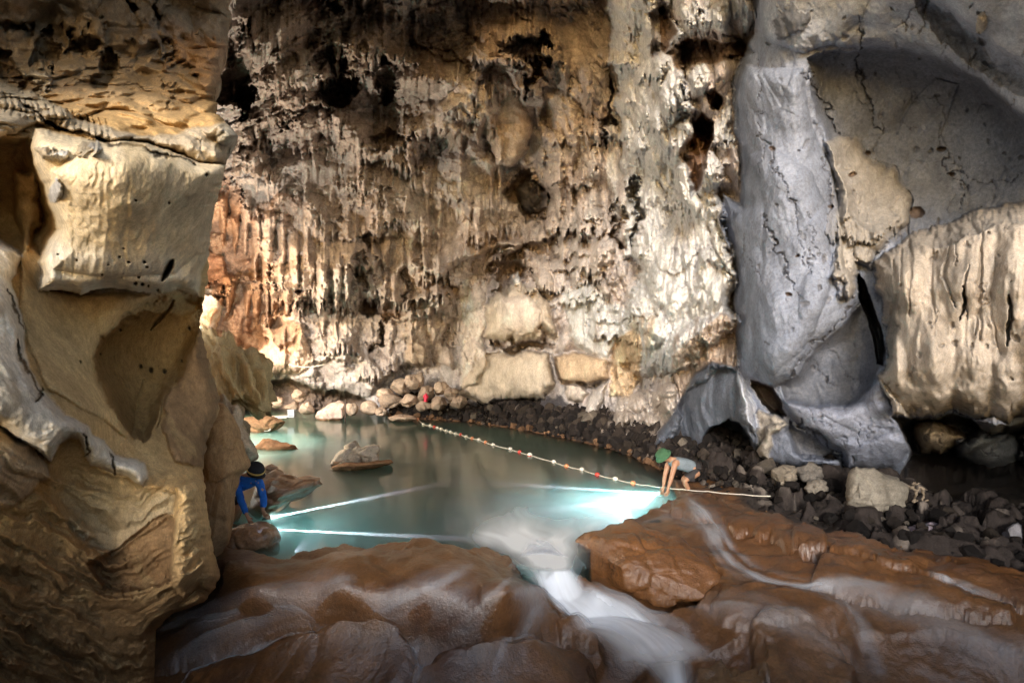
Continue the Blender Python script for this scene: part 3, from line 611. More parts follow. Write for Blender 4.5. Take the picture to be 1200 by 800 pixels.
row3(560, (-250, 3.9), (0, 4.3), (60, 4.9), (120, 5.4), (180, 5.6), (245, 6.1))
row3(640, (-250, 4.0), (0, 4.7), (80, 5.3), (150, 5.6), (205, 5.5), (250, 6.2))
row3(720, (-250, 4.3), (0, 5.1), (100, 5.8), (180, 6.0), (220, 6.4))
row3(850, (-250, 5.0), (0, 5.8), (150, 6.8))
DL = tps(cl3, XL, YL)
T = Sheet(XL, YL, DL, (.48, .32, .15), 1.2)
Q = T.poly
ax, ay, az = T.world(DL)
# upper brown zone and grey shelf
up3 = sstep(150, 70, YL)
T.col[:] = T.col*(1-up3)[..., None]+np.array((.27, .215, .16), F32)*up3[..., None]
c1 = fbm(ax/.8, ay/.8, az/.8, 4)
m = sstep(.1, .6, c1)*up3; T.col[:] = T.col*(1-.6*m)[..., None]+np.array((.34, .25, .19), F32)*(.6*m)[..., None]
T.rough[:] = .25+.9*sstep(175, 130, YL)
for pts, h, cc in [
    ([(0, 18), (35, 20), (30, 35), (0, 32)], -.6, None), ([(45, 35), (62, 42), (68, 55), (60, 78), (40, 75), (38, 50)], -.8, None),
    ([(75, 55), (80, 42), (95, 35), (112, 42), (118, 55), (100, 63), (82, 62)], -.7, (.22, .18, .14)), ([(105, 90), (118, 66), (135, 60), (142, 75), (130, 98), (115, 96)], -.9, None),
    ([(147, 0), (158, 5), (165, 22), (155, 25), (148, 15)], -.8, None), ([(180, 5), (190, 2), (190, 20), (182, 22)], -.7, None),
    ([(155, 50), (165, 30), (180, 20), (192, 35), (205, 45), (195, 60), (165, 62)], .5, (.30, .255, .22)),
    ([(205, 45), (230, 40), (255, 48), (263, 60), (262, 85), (255, 102), (225, 95), (200, 80), (200, 60)], .45, (.36, .23, .14)),
    ([(70, 55), (75, 25), (95, 15), (125, 25), (128, 55), (120, 60), (110, 42), (90, 36), (78, 45)], .5, (.36, .29, .21)),
    ([(-60, 60), (0, 55), (22, 78), (40, 92), (30, 102), (0, 96), (-60, 90)], -.5, (.09, .055, .035)),
    ([(22, 82), (45, 80), (60, 90), (62, 98), (50, 112), (42, 98)], .45, (.45, .41, .34)),
    ([(196, 95), (205, 96), (203, 128), (197, 126)], -.3, None)]:
    Q(pts, h=h*.55, r=14, warp=14, col=cc, rough=.8, cmix=.7, cb=6)
# folded shelf above the block
Q([(-260, 95), (0, 97), (40, 108), (60, 122), (90, 138), (130, 150), (180, 160), (230, 150), (282, 140), (285, 175), (262, 192), (235, 190), (200, 176), (165, 164), (110, 162), (70, 150), (40, 145), (0, 160), (-260, 170)], h=.45, r=14, col=(.46, .40, .31), rough=.9, cmix=.85)
for i in range(16):
    x0 = 5+i*8; y0 = 108+i*2.2
    T.line([(x0, y0), (x0+4, y0+12), (x0+2, y0+24)], 2.2, -.09, warp=3)
T.blob(268, 160, 14, 12, .25, col=(.40, .36, .29)); T.blob(250, 150, 14, 10, .2); T.blob(262, 176, 10, 10, -.12)
# the cream block
Q([(40, 150), (80, 158), (110, 166), (140, 163), (170, 167), (200, 177), (235, 190), (262, 193), (290, 190), (290, 200), (262, 260), (236, 318), (234, 348), (220, 344), (208, 338), (190, 343), (150, 339), (120, 337), (95, 344), (75, 341), (45, 338), (50, 322), (44, 308), (52, 292), (66, 268), (60, 250), (50, 218), (40, 195), (36, 170)],
  h=1.15, r=13, col=(.66, .55, .38), rough=.12, lab=1, warp=2.2)
Q([(60, 200), (110, 172), (200, 182), (245, 200), (238, 290), (205, 320), (120, 325), (62, 315)], h=.22, r=60, warp=0, gx=-.0008)
Q([(55, 275), (90, 290), (140, 300), (200, 300), (225, 330), (180, 340), (100, 340), (50, 335)], h=0, r=26, col=(.66, .60, .50), cb=14, warp=3)
for x0, yy, cc in [(56, 178, (.36, .30, .22)), (66, 222, (.45, .45, .46)), (72, 180, (.45, .44, .42)), (95, 175, (.30, .25, .18)), (108, 172, (.4, .37, .33))]:
    T.blob(x0, yy, 10, 8 if yy < 200 else 13, .12, col=cc, cmix=.85, warp=8)
T.line([(110, 160), (112, 175), (108, 183)], 4, .12, col=(.5, .46, .38)); T.line([(20, 113), (40, 130), (58, 148), (95, 155), (125, 165), (165, 170), (175, 178), (200, 182), (230, 190)], 2.5, -.2, col=(.08, .06, .04), warp=5)
T.line([(203, 304), (197, 315), (190, 328)], 4.5, -.35, warp=1, col=(.04, .03, .02))
for x0, y0, r_ in [(140, 301, 1.8), (151, 307, 1.8), (169, 307, 2), (172, 313, 1.6), (163, 325, 1.8), (159, 332, 2.2), (167, 333, 2.2), (174, 335, 1.6), (90, 305, 1.3), (145, 291, 1.2), (198, 238, 1.4), (159, 235, 1.3), (242, 205, 2), (185, 340, 1.8), (68, 298, 1.2), (127, 310, 1.1), (120, 322, 1.3)]:
    T.blob(x0, y0, r_, r_, -.12, warp=0, col=(.08, .06, .04))
for k in range(16):
    x0 = 70+k*11+rng.uniform(-4, 4); T.line([(x0, 190+rng.rand()*20), (x0-3, 250), (x0-6+rng.uniform(-3, 3), 330)], rng.uniform(3, 7), -rng.uniform(.004, .012), warp=5)
# golden hollow left of the block
Q([(-60, 165), (0, 160), (34, 160), (42, 200), (62, 250), (64, 268), (46, 300), (30, 285), (26, 300), (-60, 270)], h=-.9, r=16, col=(.40, .265, .12), rough=.14, warp=2)
Q([(18, 200), (40, 205), (50, 260), (30, 290), (15, 250)], h=.35, r=14, col=(.40, .27, .13))
# sweeping smooth band under the block
Q([(25, 300), (45, 338), (100, 344), (150, 343), (178, 346), (150, 370), (118, 395), (107, 425), (115, 455), (138, 490), (150, 515), (120, 490), (80, 470), (55, 455), (35, 410), (22, 360)], h=.15, r=20, col=(.52, .36, .18), rough=.12, warp=2)
# big scoop, its shading put into a darker gold
Q([(178, 348), (215, 345), (238, 350), (236, 380), (226, 410), (210, 440), (190, 470), (180, 500), (168, 520), (148, 505), (130, 475), (114, 450), (107, 420), (118, 396), (145, 370)], h=-.85, r=26, col=(.36, .235, .10), rough=.12, warp=5, gx=-.002, cb=9)
Q([(236, 380), (248, 430), (262, 470), (255, 490), (245, 510), (238, 545), (205, 540), (190, 500), (193, 470), (212, 440), (228, 408)], h=.15, r=10, col=(.27, .17, .09), rough=.2)
T.line([(205, 350), (190, 370), (178, 385)], 3, -.12, col=(.15, .1, .05)); T.line([(168, 445), (160, 480), (152, 510)], 2, -.06); T.line([(207, 440), (195, 465), (185, 500)], 2.2, -.1)
for x0, y0, r_ in [(165, 429, 2), (177, 434, 2.6), (193, 435, 2.4), (213, 423, 1.6), (222, 385, 1.8), (94, 424, 1.2), (141, 387, 1.8), (118, 415, 1.2)]:
    T.blob(x0, y0, r_, r_*1.3, -.1, warp=0, col=(.10, .07, .04))
# far-left rock and ragged ledge, patch of direct light painted white
Q([(-260, 270), (-40, 275), (0, 280), (26, 297), (24, 310), (14, 330), (18, 350), (26, 375), (30, 410), (34, 432), (50, 455), (66, 476), (78, 488), (92, 492), (103, 500), (106, 508), (122, 516), (135, 532), (150, 536), (170, 545), (173, 560), (168, 568), (150, 560), (120, 548), (104, 545), (98, 525), (92, 512), (82, 512), (68, 520), (60, 542), (50, 534), (32, 520), (20, 510), (0, 498), (-260, 470)],
  h=.55, r=11, col=(.62, .57, .49), rough=.35, lab=2, warp=3)
for pts in [[(8, 340), (18, 370), (26, 390)], [(20, 400), (26, 425), (36, 440), (50, 460)], [(52, 455), (40, 470)], [(100, 510), (103, 525), (99, 532)], [(130, 530), (135, 545), (136, 555)]]:
    T.line(pts, 2.4, -.12, warp=5, col=(.10, .07, .04))
# lower fluted slopes
Q([(-260, 480), (0, 500), (35, 520), (58, 545), (60, 560), (40, 575), (15, 590), (0, 597), (-260, 620)], h=.35, r=16, col=(.40, .29, .18), rough=.25, warp=4)
Q([(58, 545), (66, 525), (80, 515), (92, 518), (104, 547), (150, 562), (175, 570), (205, 575), (202, 602), (180, 612), (160, 630), (130, 650), (100, 640), (75, 610), (60, 580)], h=-.18, r=20, col=(.50, .39, .24), rough=.22, warp=3)
Q([(206, 568), (238, 560), (244, 600), (250, 650), (258, 676), (246, 694), (236, 686), (215, 702), (200, 680), (203, 630)], h=.38, r=16, col=(.54, .37, .18), rough=.45, warp=3)
Q([(195, 600), (204, 610), (202, 680), (170, 690), (120, 690), (100, 660), (140, 640), (170, 615)], h=-.3, r=22, col=(.32, .20, .10), rough=.3, warp=3)
dk = sstep(520, 680, YL-.25*XL)  # painted shade: the wall's colour darkens towards its foot
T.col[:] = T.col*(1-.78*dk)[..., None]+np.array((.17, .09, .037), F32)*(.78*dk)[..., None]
# strata that sweep down and back up to the ridge
g = np.where(XL < 130, YL-.55*(XL-130), YL+.0018*(XL-130)**2)
g = np.where(XL > 165, YL+.0018*35**2+.75*(XL-165), g)
g = g+T.W[0]*7+fbm(ax*1.2, ay*1.2, az*1.2, 3)*9
dwn = sstep(505, 560, YL-.15*XL)
st = ridge(g/24, XL/190, YL*0+2, 2)+.25*ridge(g/9, XL/120, YL*0+5, 1)
T.H += dwn*(st*.10+ridge(g/42, XL/300, YL*0+6, 1)*.12)
bnd = sstep(.75, 1.3, st)*dwn
T.col *= (1+.18*bnd)[..., None]
Rr = T.rough; hi = sstep(.3, .8, Rr)
f1, f2, rc = cells(ax*2.2, ay*2.2, az*2.0, 2)
T.H += hi*(fbm(ax*1.3, ay*1.3, az*1.6, 4)*.26+(sstep(0, .3, f2-f1)-.5)*.10+(rc-.5)*.14+ridge(ax*4, ay*4, az*2, 3)*.05)
lo = 1-hi
T.H += lo*(fbm(ax*.8, ay*.8, az*.6, 3)*.10+ridge(ax*3.2+YL*.004, ay*3.2, az*.5, 3)*.010+fbm(ax*9, ay*9, az*5, 3)*.010)
T.H += sstep(.2, .4, Rr)*(1-hi)*fbm(ax*3, ay*3, az*3, 4)*.07
T.col *= (1+.22*fbm(ax*1.6, ay*1.6, az*.9, 4)+.10*ridge(ax*7, ay*7, az*.8, 2)*lo-.1*lo)[..., None]
streak = sstep(.2, .7, fbm(ax*3.5, ay*3.5, az*.5+4, 3))*lo
T.col[:] = T.col*(1-.3*streak)[..., None]+np.array((.50, .36, .17), F32)*(.3*streak)[..., None]
np.clip(T.col, .02, .8, out=T.col)
DD = np.maximum(DL-T.H, 2.4)
# round the silhouette off and carry the rock on behind it
e = np.clip((xr[:, None]-XL)/16.0, 0, 1)
DD = DD+.55*(1-np.sqrt(np.maximum(0, 1-(1-e)**2)))
Wx = (XL-CX)/FPX*DD; Wz = CH-(YL-HY)/FPX*DD
edge = np.stack([Wx[:, -1], DD[:, -1], Wz[:, -1]], -1)
k = np.linspace(0, 1, nW+1)[1:]
back = edge[:, None, :]+np.stack([-(k**1.15)*4.6, k*5.0, 0*k], -1)[None]
bn = fbm(back[..., 0]*1.1, back[..., 1]*1.1, back[..., 2]*1.1, 4)*.3*k[None]
back[..., 0] += bn
V3 = np.concatenate([np.stack([Wx, DD, Wz], -1), back], 1)
C3 = np.concatenate([T.col, np.repeat(T.col[:, -1:], nW, 1)], 1)
L3 = np.concatenate([T.lab, np.repeat(T.lab[:, -1:], nW, 1)], 1)
LEFT = rock_mat('left_rock', sc=4.0, fine=22.0, bump=.7, bdist=.025, tint=.14, speck=.28, zs=.5)
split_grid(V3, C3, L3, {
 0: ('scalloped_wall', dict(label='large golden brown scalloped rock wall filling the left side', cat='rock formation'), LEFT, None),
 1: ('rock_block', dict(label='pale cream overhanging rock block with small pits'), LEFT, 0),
 2: ('lit_rock_ledge', dict(label='ragged rock ledge below the cream block, patch of direct light painted white'), LEFT, 0)})
# unseen rock mass added above the view to shade the upper left
u_, v_ = np.meshgrid(np.linspace(0, 2*math.pi, 90), np.linspace(0, math.pi, 50))
bx_ = np.stack([-4.6+3.6*np.sin(v_)*np.cos(u_), 2.9+.9*np.sin(v_)*np.sin(u_), BLOCKER_Z+1.5+1.5*np.cos(v_)], -1)
bx_ += .22*fbm(bx_[..., 0]*1.3, bx_[..., 1]*1.3, bx_[..., 2]*1.3, 4)[..., None]
me = mesh_from('shade_pendant', bx_.reshape(-1, 3), grid_faces(50, 90), np.full((4500, 3), .2), True, LEFT)
obj('cave_ceiling', me, kind='structure', label='unseen rock mass added above the viewpoint to shade the left wall')
sideL = V3[::6, 0].astype(float); BL = sideL.copy(); BL[:, 0] = -5.2; BL[:, 1] = SIDEL_Y
t_ = np.linspace(0, 1, 70)[:, None, None]; G = sideL[None]*(1-t_)+BL[None]*t_
G[..., 0] += fbm(G[..., 0], G[..., 1], G[..., 2], 3)*.3*np.clip(t_[..., 0]*5, 0, 1)
me = mesh_from('cave_wall', G.reshape(-1, 3), grid_faces(*G.shape[:2]), np.full((G.shape[0]*G.shape[1], 3), .25), True, LEFT)
obj('cave_wall', me, kind='structure', label='left cave wall beside the viewpoint')
# ================================================================== GROUND: stream bed, pool bed, rim of wet rock
Yg = np.concatenate([np.arange(520, 560, 2.0), np.arange(560, 960, 1.1)]).astype(F32)
Xg = np.arange(-160, 1345, 1.6, dtype=F32)
GX, GY = np.meshgrid(Xg, Yg)
zc = [(200,650,.05),(262,652,.12),(330,650,.10),(380,640,.14),(430,632,.20),(500,628,.24),(560,640,.14),(590,655,.04),(615,668,-.10),(650,672,-.16),(670,650,.0),(720,615,.1),(780,590,.06),(830,592,.08),(880,604,.06),(950,622,.05),(1000,640,.0),(1100,660,-.02),(1200,685,-.05),(1345,720,-.1),
 (200,700,-.35),(300,690,.02),(400,690,.10),(500,690,.08),(560,695,.02),(600,705,-.03),(640,720,-.5),(680,715,-.42),(720,740,-.7),(760,700,-.35),(800,670,-.2),(860,660,-.15),(940,660,-.08),(1000,690,-.22),(1100,715,-.25),(1200,740,-.25),
 (0,780,-1.0),(100,790,-1.0),(200,745,-.75),(300,740,-.5),(400,735,-.38),(500,745,-.45),(600,750,-.5),(650,770,-.8),(720,790,-1.05),(800,790,-.95),(850,760,-.7),(950,750,-.55),(1050,770,-.6),(1200,800,-.65),
 (0,950,-1.5),(300,950,-1.4),(600,950,-1.5),(900,950,-1.4),(1345,950,-1.3),(-160,700,-.6),(-160,950,-1.5),(1345,820,-.8),
 (300,600,.0),(500,580,.2),(700,560,.1),(900,560,.3),(1200,600,.3),(1345,600,.3)]
Z0 = tps(zc, GX, GY)
g_y = (CH-Z0)*FPX/(GY-HY)       # plan position of each node
g_x = (GX-CX)/FPX*g_y
G4 = Sheet(GX, GY, g_y, (.13, .058, .021), 1.6)
A = G4.poly
# the ledges and rounded rocks of the cascade: heights in metres
A([(268, 655), (330, 662), (400, 648), (470, 640), (520, 640), (560, 650), (600, 668), (632, 690), (652, 715), (690, 735), (704, 752), (700, 762), (660, 758), (620, 748), (560, 742), (500, 730), (430, 722), (340, 722), (290, 712), (250, 700), (230, 690)], h=.10, r=26, lab=1, warp=5)
A([(560, 690), (600, 680), (640, 705), (655, 730), (640, 745), (600, 735), (560, 720)], h=.10, r=22)
A([(585, 640), (600, 618), (690, 618), (690, 655), (670, 690), (640, 690), (610, 672)], h=-.32, r=9)
A([(660, 650), (700, 622), (750, 615), (820, 645), (845, 680), (810, 710), (760, 715), (690, 680)], h=-.35, r=24)
A([(650, 735), (680, 730), (710, 750), (700, 765), (660, 765)], h=.12, r=12)
A([(180, 755), (230, 735), (290, 722), (340, 722), (368, 735), (372, 748), (340, 762), (280, 775), (210, 785), (150, 790), (120, 780)], h=.22, r=22, lab=2, warp=5)
A([(215, 800), (280, 778), (350, 755), (400, 735), (440, 728), (470, 742), (490, 775), (492, 810), (480, 860), (200, 880)], h=.28, r=30, lab=3, warp=4)
A([(485, 800), (510, 775), (560, 760), (620, 752), (680, 770), (715, 800), (740, 860), (480, 880)], h=.24, r=28, lab=4, warp=4)
A([(640, 690), (665, 672), (690, 690), (720, 725), (760, 760), (812, 790), (815, 860), (700, 860), (690, 800), (705, 770), (700, 745), (670, 725)], h=-.16, r=16)
# right side: a long ridge, ledges, holes
A([(785, 590), (830, 585), (870, 598), (930, 618), (1010, 640), (1100, 662), (1200, 690), (1345, 730), (1345, 745), (1200, 722), (1100, 698), (1010, 668), (930, 650), (870, 625), (820, 612), (790, 605)], h=.13, r=10, warp=6, lab=5)
A([(960, 655), (1010, 650), (1060, 672), (1120, 700), (1190, 720), (1190, 735), (1120, 728), (1050, 718), (990, 705), (950, 690)], h=.16, r=16, warp=5, lab=5)
A([(928, 634), (945, 628), (966, 636), (972, 652), (950, 658), (930, 652)], h=.10, r=6, col=(.12, .06, .03)); A([(935, 652), (972, 652), (975, 664), (940, 664)], h=-.16, r=4)
A([(850, 690), (900, 685), (960, 700), (1000, 720), (980, 745), (900, 750), (850, 735), (830, 712)], h=.12, r=16, warp=5)
A([(880, 742), (905, 732), (950, 738), (985, 760), (1005, 800), (1000, 850), (920, 850), (880, 790)], h=.16, r=12, col=(.16, .08, .035), warp=4, lab=6)
A([(835, 770), (870, 745), (895, 760), (900, 790), (860, 800)], h=-.12, r=10)
A([(815, 790), (860, 775), (900, 800), (900, 860), (810, 860)], h=.10, r=8, col=(.16, .09, .04))
A([(1000, 745), (1100, 740), (1250, 770), (1345, 800), (1345, 960), (1000, 960)], h=-.15, r=30, col=(.14, .07, .035), cb=20)
# rough hollow under the left wall, deep shade put into its colour
A([(-160, 640), (200, 660), (262, 655), (262, 690), (235, 712), (180, 735), (100, 760), (0, 790), (-160, 800)], h=-.2, r=20, col=(.10, .06, .035), cb=14)
A([(880, 600), (1000, 628), (1100, 650), (1345, 696), (1345, 540), (880, 560)], h=-.22, r=16, col=(.07, .045, .035), warp=6, cb=6)
H = G4.H
nz = fbm(g_x*.9, g_y*.9, g_x*0+1, 3)*.07+fbm(g_x*3.2, g_y*3.2, g_x*0+4, 4)*.010*(1+1.5*sstep(700, 900, GX))
th = np.minimum(0, np.abs(noise3(g_x*.7+3, g_y*.7, g_x*0+8))-.10)*.22
tw = np.minimum(0, np.abs(noise3(g_x*1.7+30, g_y*1.3, g_x*0+2))-.12)*.06
z = Z0+H+nz+th+tw
# the hollow the glossy boulder sits in
# scalloped facets on the right-hand flows
z += sstep(760, 860, GX)*ridge(g_x*1.3+g_y*.8, g_y*1.6, g_x*0+3, 3)*.030
# pool: cut down behind the rim
POOL_PX = [(232, 628), (262, 640), (300, 648), (326, 652), (360, 645), (430, 636), (500, 630), (560, 642), (600, 648), (640, 654), (668, 646), (700, 624), (740, 606), (776, 590), (796, 580), (790, 566), (772, 548), (720, 527), (680, 517), (620, 505), (520, 470), (240, 470)]
sdp, insp, _ = seg_dist(GX, GY, POOL_PX, True)
sdp = np.where(insp, sdp, -sdp)+G4.W[0]*5
dep = sstep(-3, 26, sdp)
z = z*(1-dep)+(-2.4)*dep
z -= sstep(560, 540, GY)*2.0*(1-dep)*(GX < 800)
c4 = G4.col
c4 *= (1+.28*fbm(g_x*1.1, g_y*1.1, g_x*0+5, 4)+.16*fbm(g_x*5, g_y*5, g_x*0+5, 3))[..., None]
dm = sstep(.2, .8, fbm(g_x*.8+7, g_y*.8, g_x*0, 4)); c4[:] = c4*(1-.5*dm)[..., None]+np.array((.18, .092, .046), F32)*(.5*dm)[..., None]
dm = sstep(.1, .7, fbm(g_x*1.2+17, g_y*.7, g_x*0+3, 5)); c4[:] = c4*(1-.7*dm)[..., None]+np.array((.065, .03, .015), F32)*(.7*dm)[..., None]
og = sstep(760, 900, GX)*sstep(760, 640, GY); c4[:] = c4*(1-.5*og)[..., None]+np.array((.15, .06, .018), F32)*(.5*og)[..., None]
ban = sstep(4, -8, GY-np.interp(GX, [820, 880, 1000, 1100, 1345], [560, 600, 627, 647, 695]))*sstep(840, 880, GX); c4[:] = c4*(1-ban)[..., None]+np.array((.035, .028, .024), F32)*ban[..., None]
np.clip(c4, .02, .7, out=c4)
WET = rock_mat('wet_rock', sc=2.6, fine=26.0, bump=.8, bdist=.04, tint=.3, speck=.35, rough=.30, spec=.55, coat=.9)
V4 = np.stack([g_x, g_y, z], -1)
split_grid(V4, c4, G4.lab, {
 0: ('stream_bed', dict(kind='structure', label='wet orange brown stream bed in front of the pool'), WET, None),
 1: ('wet_rock', dict(label='broad smooth brown rock slab damming the pool in the foreground', cat='rock'), WET, None),
 2: ('wet_rock', dict(label='low brown hump washed by white water at lower left', cat='rock'), WET, None),
 3: ('wet_rock', dict(label='rounded brown rock at the bottom edge left of centre', cat='rock'), WET, None),
 4: ('wet_rock', dict(label='dark brown smooth rock at the bottom edge beside the waterfall', cat='rock'), WET, None),
 5: ('wet_rock', dict(label='long orange brown ridge of rock running to the right below the rubble', cat='rock'), WET, None),
 6: ('wet_rock', dict(label='nearly black wet rock at the bottom right of the waterfall', cat='rock'), WET, None)}, flip=True)
def ground_at(px, py):
    i = np.clip(np.searchsorted(Yg, py), 1, len(Yg)-1); j = np.clip(np.searchsorted(Xg, px), 1, len(Xg)-1)
    return g_x[i, j].astype(float), g_y[i, j].astype(float), np.maximum(z[i, j], Z0[i, j]-.25).astype(float)
# floor under everything, carried on behind the camera and under the pool
gx, gy = np.meshgrid(np.linspace(-16, 14, 120), np.linspace(-12, 36, 170))
gz = -1.75+fbm(gx*.5, gy*.5, gx*0, 4)*.25-sstep(6.5, 8.5, gy)*1.1+SHADE_BERM*sstep(3.0, .9, gy+.3*np.sin(gx))  # berm behind the camera, added to shade the foreground
me = mesh_from('cave_floor', np.stack([gx, gy, gz], -1).reshape(-1, 3), grid_faces(170, 120)[:, ::-1], np.full((170*120, 3), .08)*np.array([[1.6, 1, .6]]), True, WET)
obj('cave_floor', me, kind='structure', label='dark cave floor under the pool and stream')

# ------------------------------------------------------------------ lumps: closed, star-shaped stones from an outline
def lump(name, pts, D, tf=.3, tb=.3, col=(.4, .3, .2), amp=.05, fr=3.0, mat=None, facet=.05, na=150, nr=34, zlift=0, pw=.5, colfn=None, tilt=0, cuts=0, ribs=0, **kw):
    pts = np.array(pts, float); c = pts.mean(0)
    per = np.concatenate([pts, pts[:1]]); seg = np.hypot(*np.diff(per, axis=0).T); cum = np.concatenate([[0], np.cumsum(seg)])
    u = np.linspace(0, cum[-1], na, endpoint=False)
    ox = np.interp(u, cum, per[:, 0]); oy = np.interp(u, cum, per[:, 1])
    for _ in range(2):
        ox = (np.roll(ox, 1)+ox*2+np.roll(ox, -1))/4; oy = (np.roll(oy, 1)+oy*2+np.roll(oy, -1))/4
    rs = np.linspace(0, 1, nr+1)[1:]
    ctr = np.array([(c[0]-CX)/FPX*D, D, CH-(c[1]-HY)/FPX*D+zlift]); ray = ctr-np.array([0, 0, CH]); ray /= np.linalg.norm(ray)
    rows_ = []; 
    for side, r in [(1, q) for q in rs]+[(-1, q) for q in rs[::-1][1:]]:
        px = c[0]+(ox-c[0])*r; py = c[1]+(oy-c[1])*r
        dpt = (1-r**2)**pw
        y = D+tilt*(c[1]-py)/FPX*D
        rows_.append(np.stack([(px-CX)/FPX*y, y, CH-(py-HY)/FPX*y+zlift], -1)-ray*(tf if side > 0 else -tb)*dpt)
    V = np.array(rows_)
    nrow = len(rows_)
    cf = ctr-ray*tf; cb = ctr+ray*tb
    V = np.concatenate([V.reshape(-1, 3), cf[None], cb[None]])
    cen = (cf+cb)/2
    if cuts:
        rr_ = np.random.RandomState(int(abs(c[0]*7+c[1]*3)) % 9999)
        for _ in range(cuts):
            n_ = rr_.normal(size=3); n_ /= np.linalg.norm(n_)
            if n_.dot(-ray) < .25: n_ = n_-ray*1.0; n_ /= np.linalg.norm(n_)
            hh = (V-cen) @ n_; c_ = hh.max()*rr_.uniform(.70, .93)
            V = V-n_*(np.maximum(0, hh-c_)*.93)[:, None]
    d = V-cen; d /= np.linalg.norm(d, axis=1)[:, None]+1e-6
    f1, f2, rc = cells(V[:, 0]*fr, V[:, 1]*fr, V[:, 2]*fr, 3)
    disp = fbm(V[:, 0]*fr, V[:, 1]*fr, V[:, 2]*fr, 4)*amp+(rc-.5)*facet+(sstep(0, .3, f2-f1)-.5)*facet*.7
    if ribs: disp = disp+(ridge(V[:, 0]*2.0+V[:, 2]*.6, V[:, 1]*2.0, V[:, 2]*.5, 3)-.8)*ribs
    V = V+d*np.asarray(disp)[:, None]
    i = np.arange(nrow*na).reshape(nrow, na); j = np.roll(i, -1, 1)
    q = np.stack([i[:-1], j[:-1], j[1:], i[1:]], -1).reshape(-1, 4)
    a0 = nrow*na; t1 = np.stack([np.full(na, a0), j[0], i[0], i[0]], -1); t2 = np.stack([np.full(na, a0+1), i[-1], j[-1], j[-1]], -1)
    C = np.empty(V.shape); C[:] = col
    C *= (1+.25*np.asarray(fbm(V[:, 0]*fr*.8, V[:, 1]*fr*.8, V[:, 2]*fr*.8, 4)))[:, None]
    if colfn is not None: C = colfn(V, C)
    V = V-cen
    fs = [tuple(r) for r in q.tolist()]+[tuple(r[:3]) for r in t1.tolist()]+[tuple(r[:3]) for r in t2.tolist()]
    me = bpy.data.meshes.new(name); me.from_pydata(V.tolist(), [], fs); me.polygons.foreach_set('use_smooth', np.ones(len(fs), bool))
    a = me.color_attributes.new('Col', 'FLOAT_COLOR', 'POINT'); a.data.foreach_set('color', np.concatenate([np.clip(C, .01, .85), np.ones((len(V), 1))], 1).astype(F32).ravel())
    me.materials.append(mat or ROCK)
    return obj(name, me, loc=cen, **kw)
def below(zc_, col, soft=.08):     # waterline stain
    def f(V, C):
        m = sstep(zc_+soft, zc_, V[:, 2]+.05*np.asarray(fbm(V[:, 0]*4, V[:, 1]*4, V[:, 2]*0, 3)))[:, None]
        return C*(1-m)+np.array(col)*m
    return f
# stones of the near left bank
lump('rock_pillar', [(246, 470), (262, 470), (272, 486), (281, 510), (286, 530), (292, 545), (282, 556), (275, 575), (276, 600), (268, 640), (240, 680), (228, 640), (226, 560), (234, 500)], 8.3, .7, .8, (.36, .22, .11), .08, 1.6, LEFT, .05, label='brown rock pillar beside the person in blue', cat='rock formation')
lump('rock', [(246, 478), (262, 462), (277, 478), (286, 500), (297, 522), (301, 532), (294, 540), (282, 548), (270, 540), (252, 520)], 9.6, .5, .6, (.45, .35, .25), .10, 2.2, ROCK, .10, label='knobbly tan rock above the cap of the person in blue', cat='rock')
lump('flowstone_lobe', [(236, 398), (252, 394), (275, 400), (292, 416), (304, 430), (314, 448), (318, 470), (312, 482), (296, 484), (286, 474), (270, 480), (262, 500), (246, 520), (230, 500), (228, 430)], 14.5, 1.2, 1.6, (.52, .38, .20), .14, 1.3, FLOW, .10, ribs=.42, label='yellow draped flowstone lobe hanging over the left shore', cat='rock formation')
lump('rock', [(262, 480), (284, 478), (292, 500), (290, 530), (268, 536), (258, 510)], 13.0, .6, .8, (.40, .31, .20), .12, 1.8, ROCK, .12, label='tan rock below the yellow flowstone lobe', cat='rock')
lump('rock', [(284, 490), (320, 488), (334, 494), (322, 504), (296, 512), (284, 505)], 23.0, .8, .8, (.17, .10, .055), .15, 1.2, ROCK, .1, label='low brown shore rock in the far left corner', cat='rock')
lump('rock', [(298, 520), (310, 511), (345, 517), (352, 522), (330, 527), (305, 528)], 18.6, .6, .6, (.19, .10, .05), .08, 1.6, ROCK, .06, zlift=-.12, label='flat orange rock awash near the left shore', cat='rock')
lump('rock', [(262, 622), (285, 612), (308, 614), (324, 618), (330, 630), (328, 650), (300, 662), (268, 662), (256, 645)], 9.3, .8, .5, (.28, .15, .075), .05, 2.0, WET, .05, label='wet brown rock at the feet of the person in blue', cat='rock')
def pale_spot(V, C):
    m = sstep(.17, .10, np.hypot((V[:, 0]-at(303, 632, 8.7)[0])*.9, (V[:, 2]-at(303, 632, 8.7)[2])))*sstep(-.2, .2, noise3(V[:, 0]*22, V[:, 1]*22, V[:, 2]*22)+.15)
    return C*(1-m[:, None])+np.array((.62, .55, .62))*m[:, None]
lump('rock', [(286, 624), (302, 614), (316, 620), (322, 636), (316, 652), (300, 656), (286, 645)], 9.0, .35, .3, (.30, .17, .09), .04, 3.0, WET, .03, colfn=pale_spot, label='small rock with a white crusted patch by the pool rim', cat='rock')
lump('rock_shelf', [(296, 575), (306, 560), (325, 553), (350, 557), (378, 560), (380, 567), (362, 578), (340, 588), (325, 600), (305, 606), (290, 598)], 11.0, 1.1, .8, (.27, .14, .07), .07, 1.8, WET, .10, pw=.6, label='brown scalloped shelf of wet rock behind the person in blue', cat='rock')
lump('rock', [(308, 548), (318, 544), (326, 548), (322, 554), (310, 554)], 13.0, .15, .2, (.55, .38, .26), .03, 5, ROCK, .04, label='small pinkish stone just behind the black cap', cat='rock')
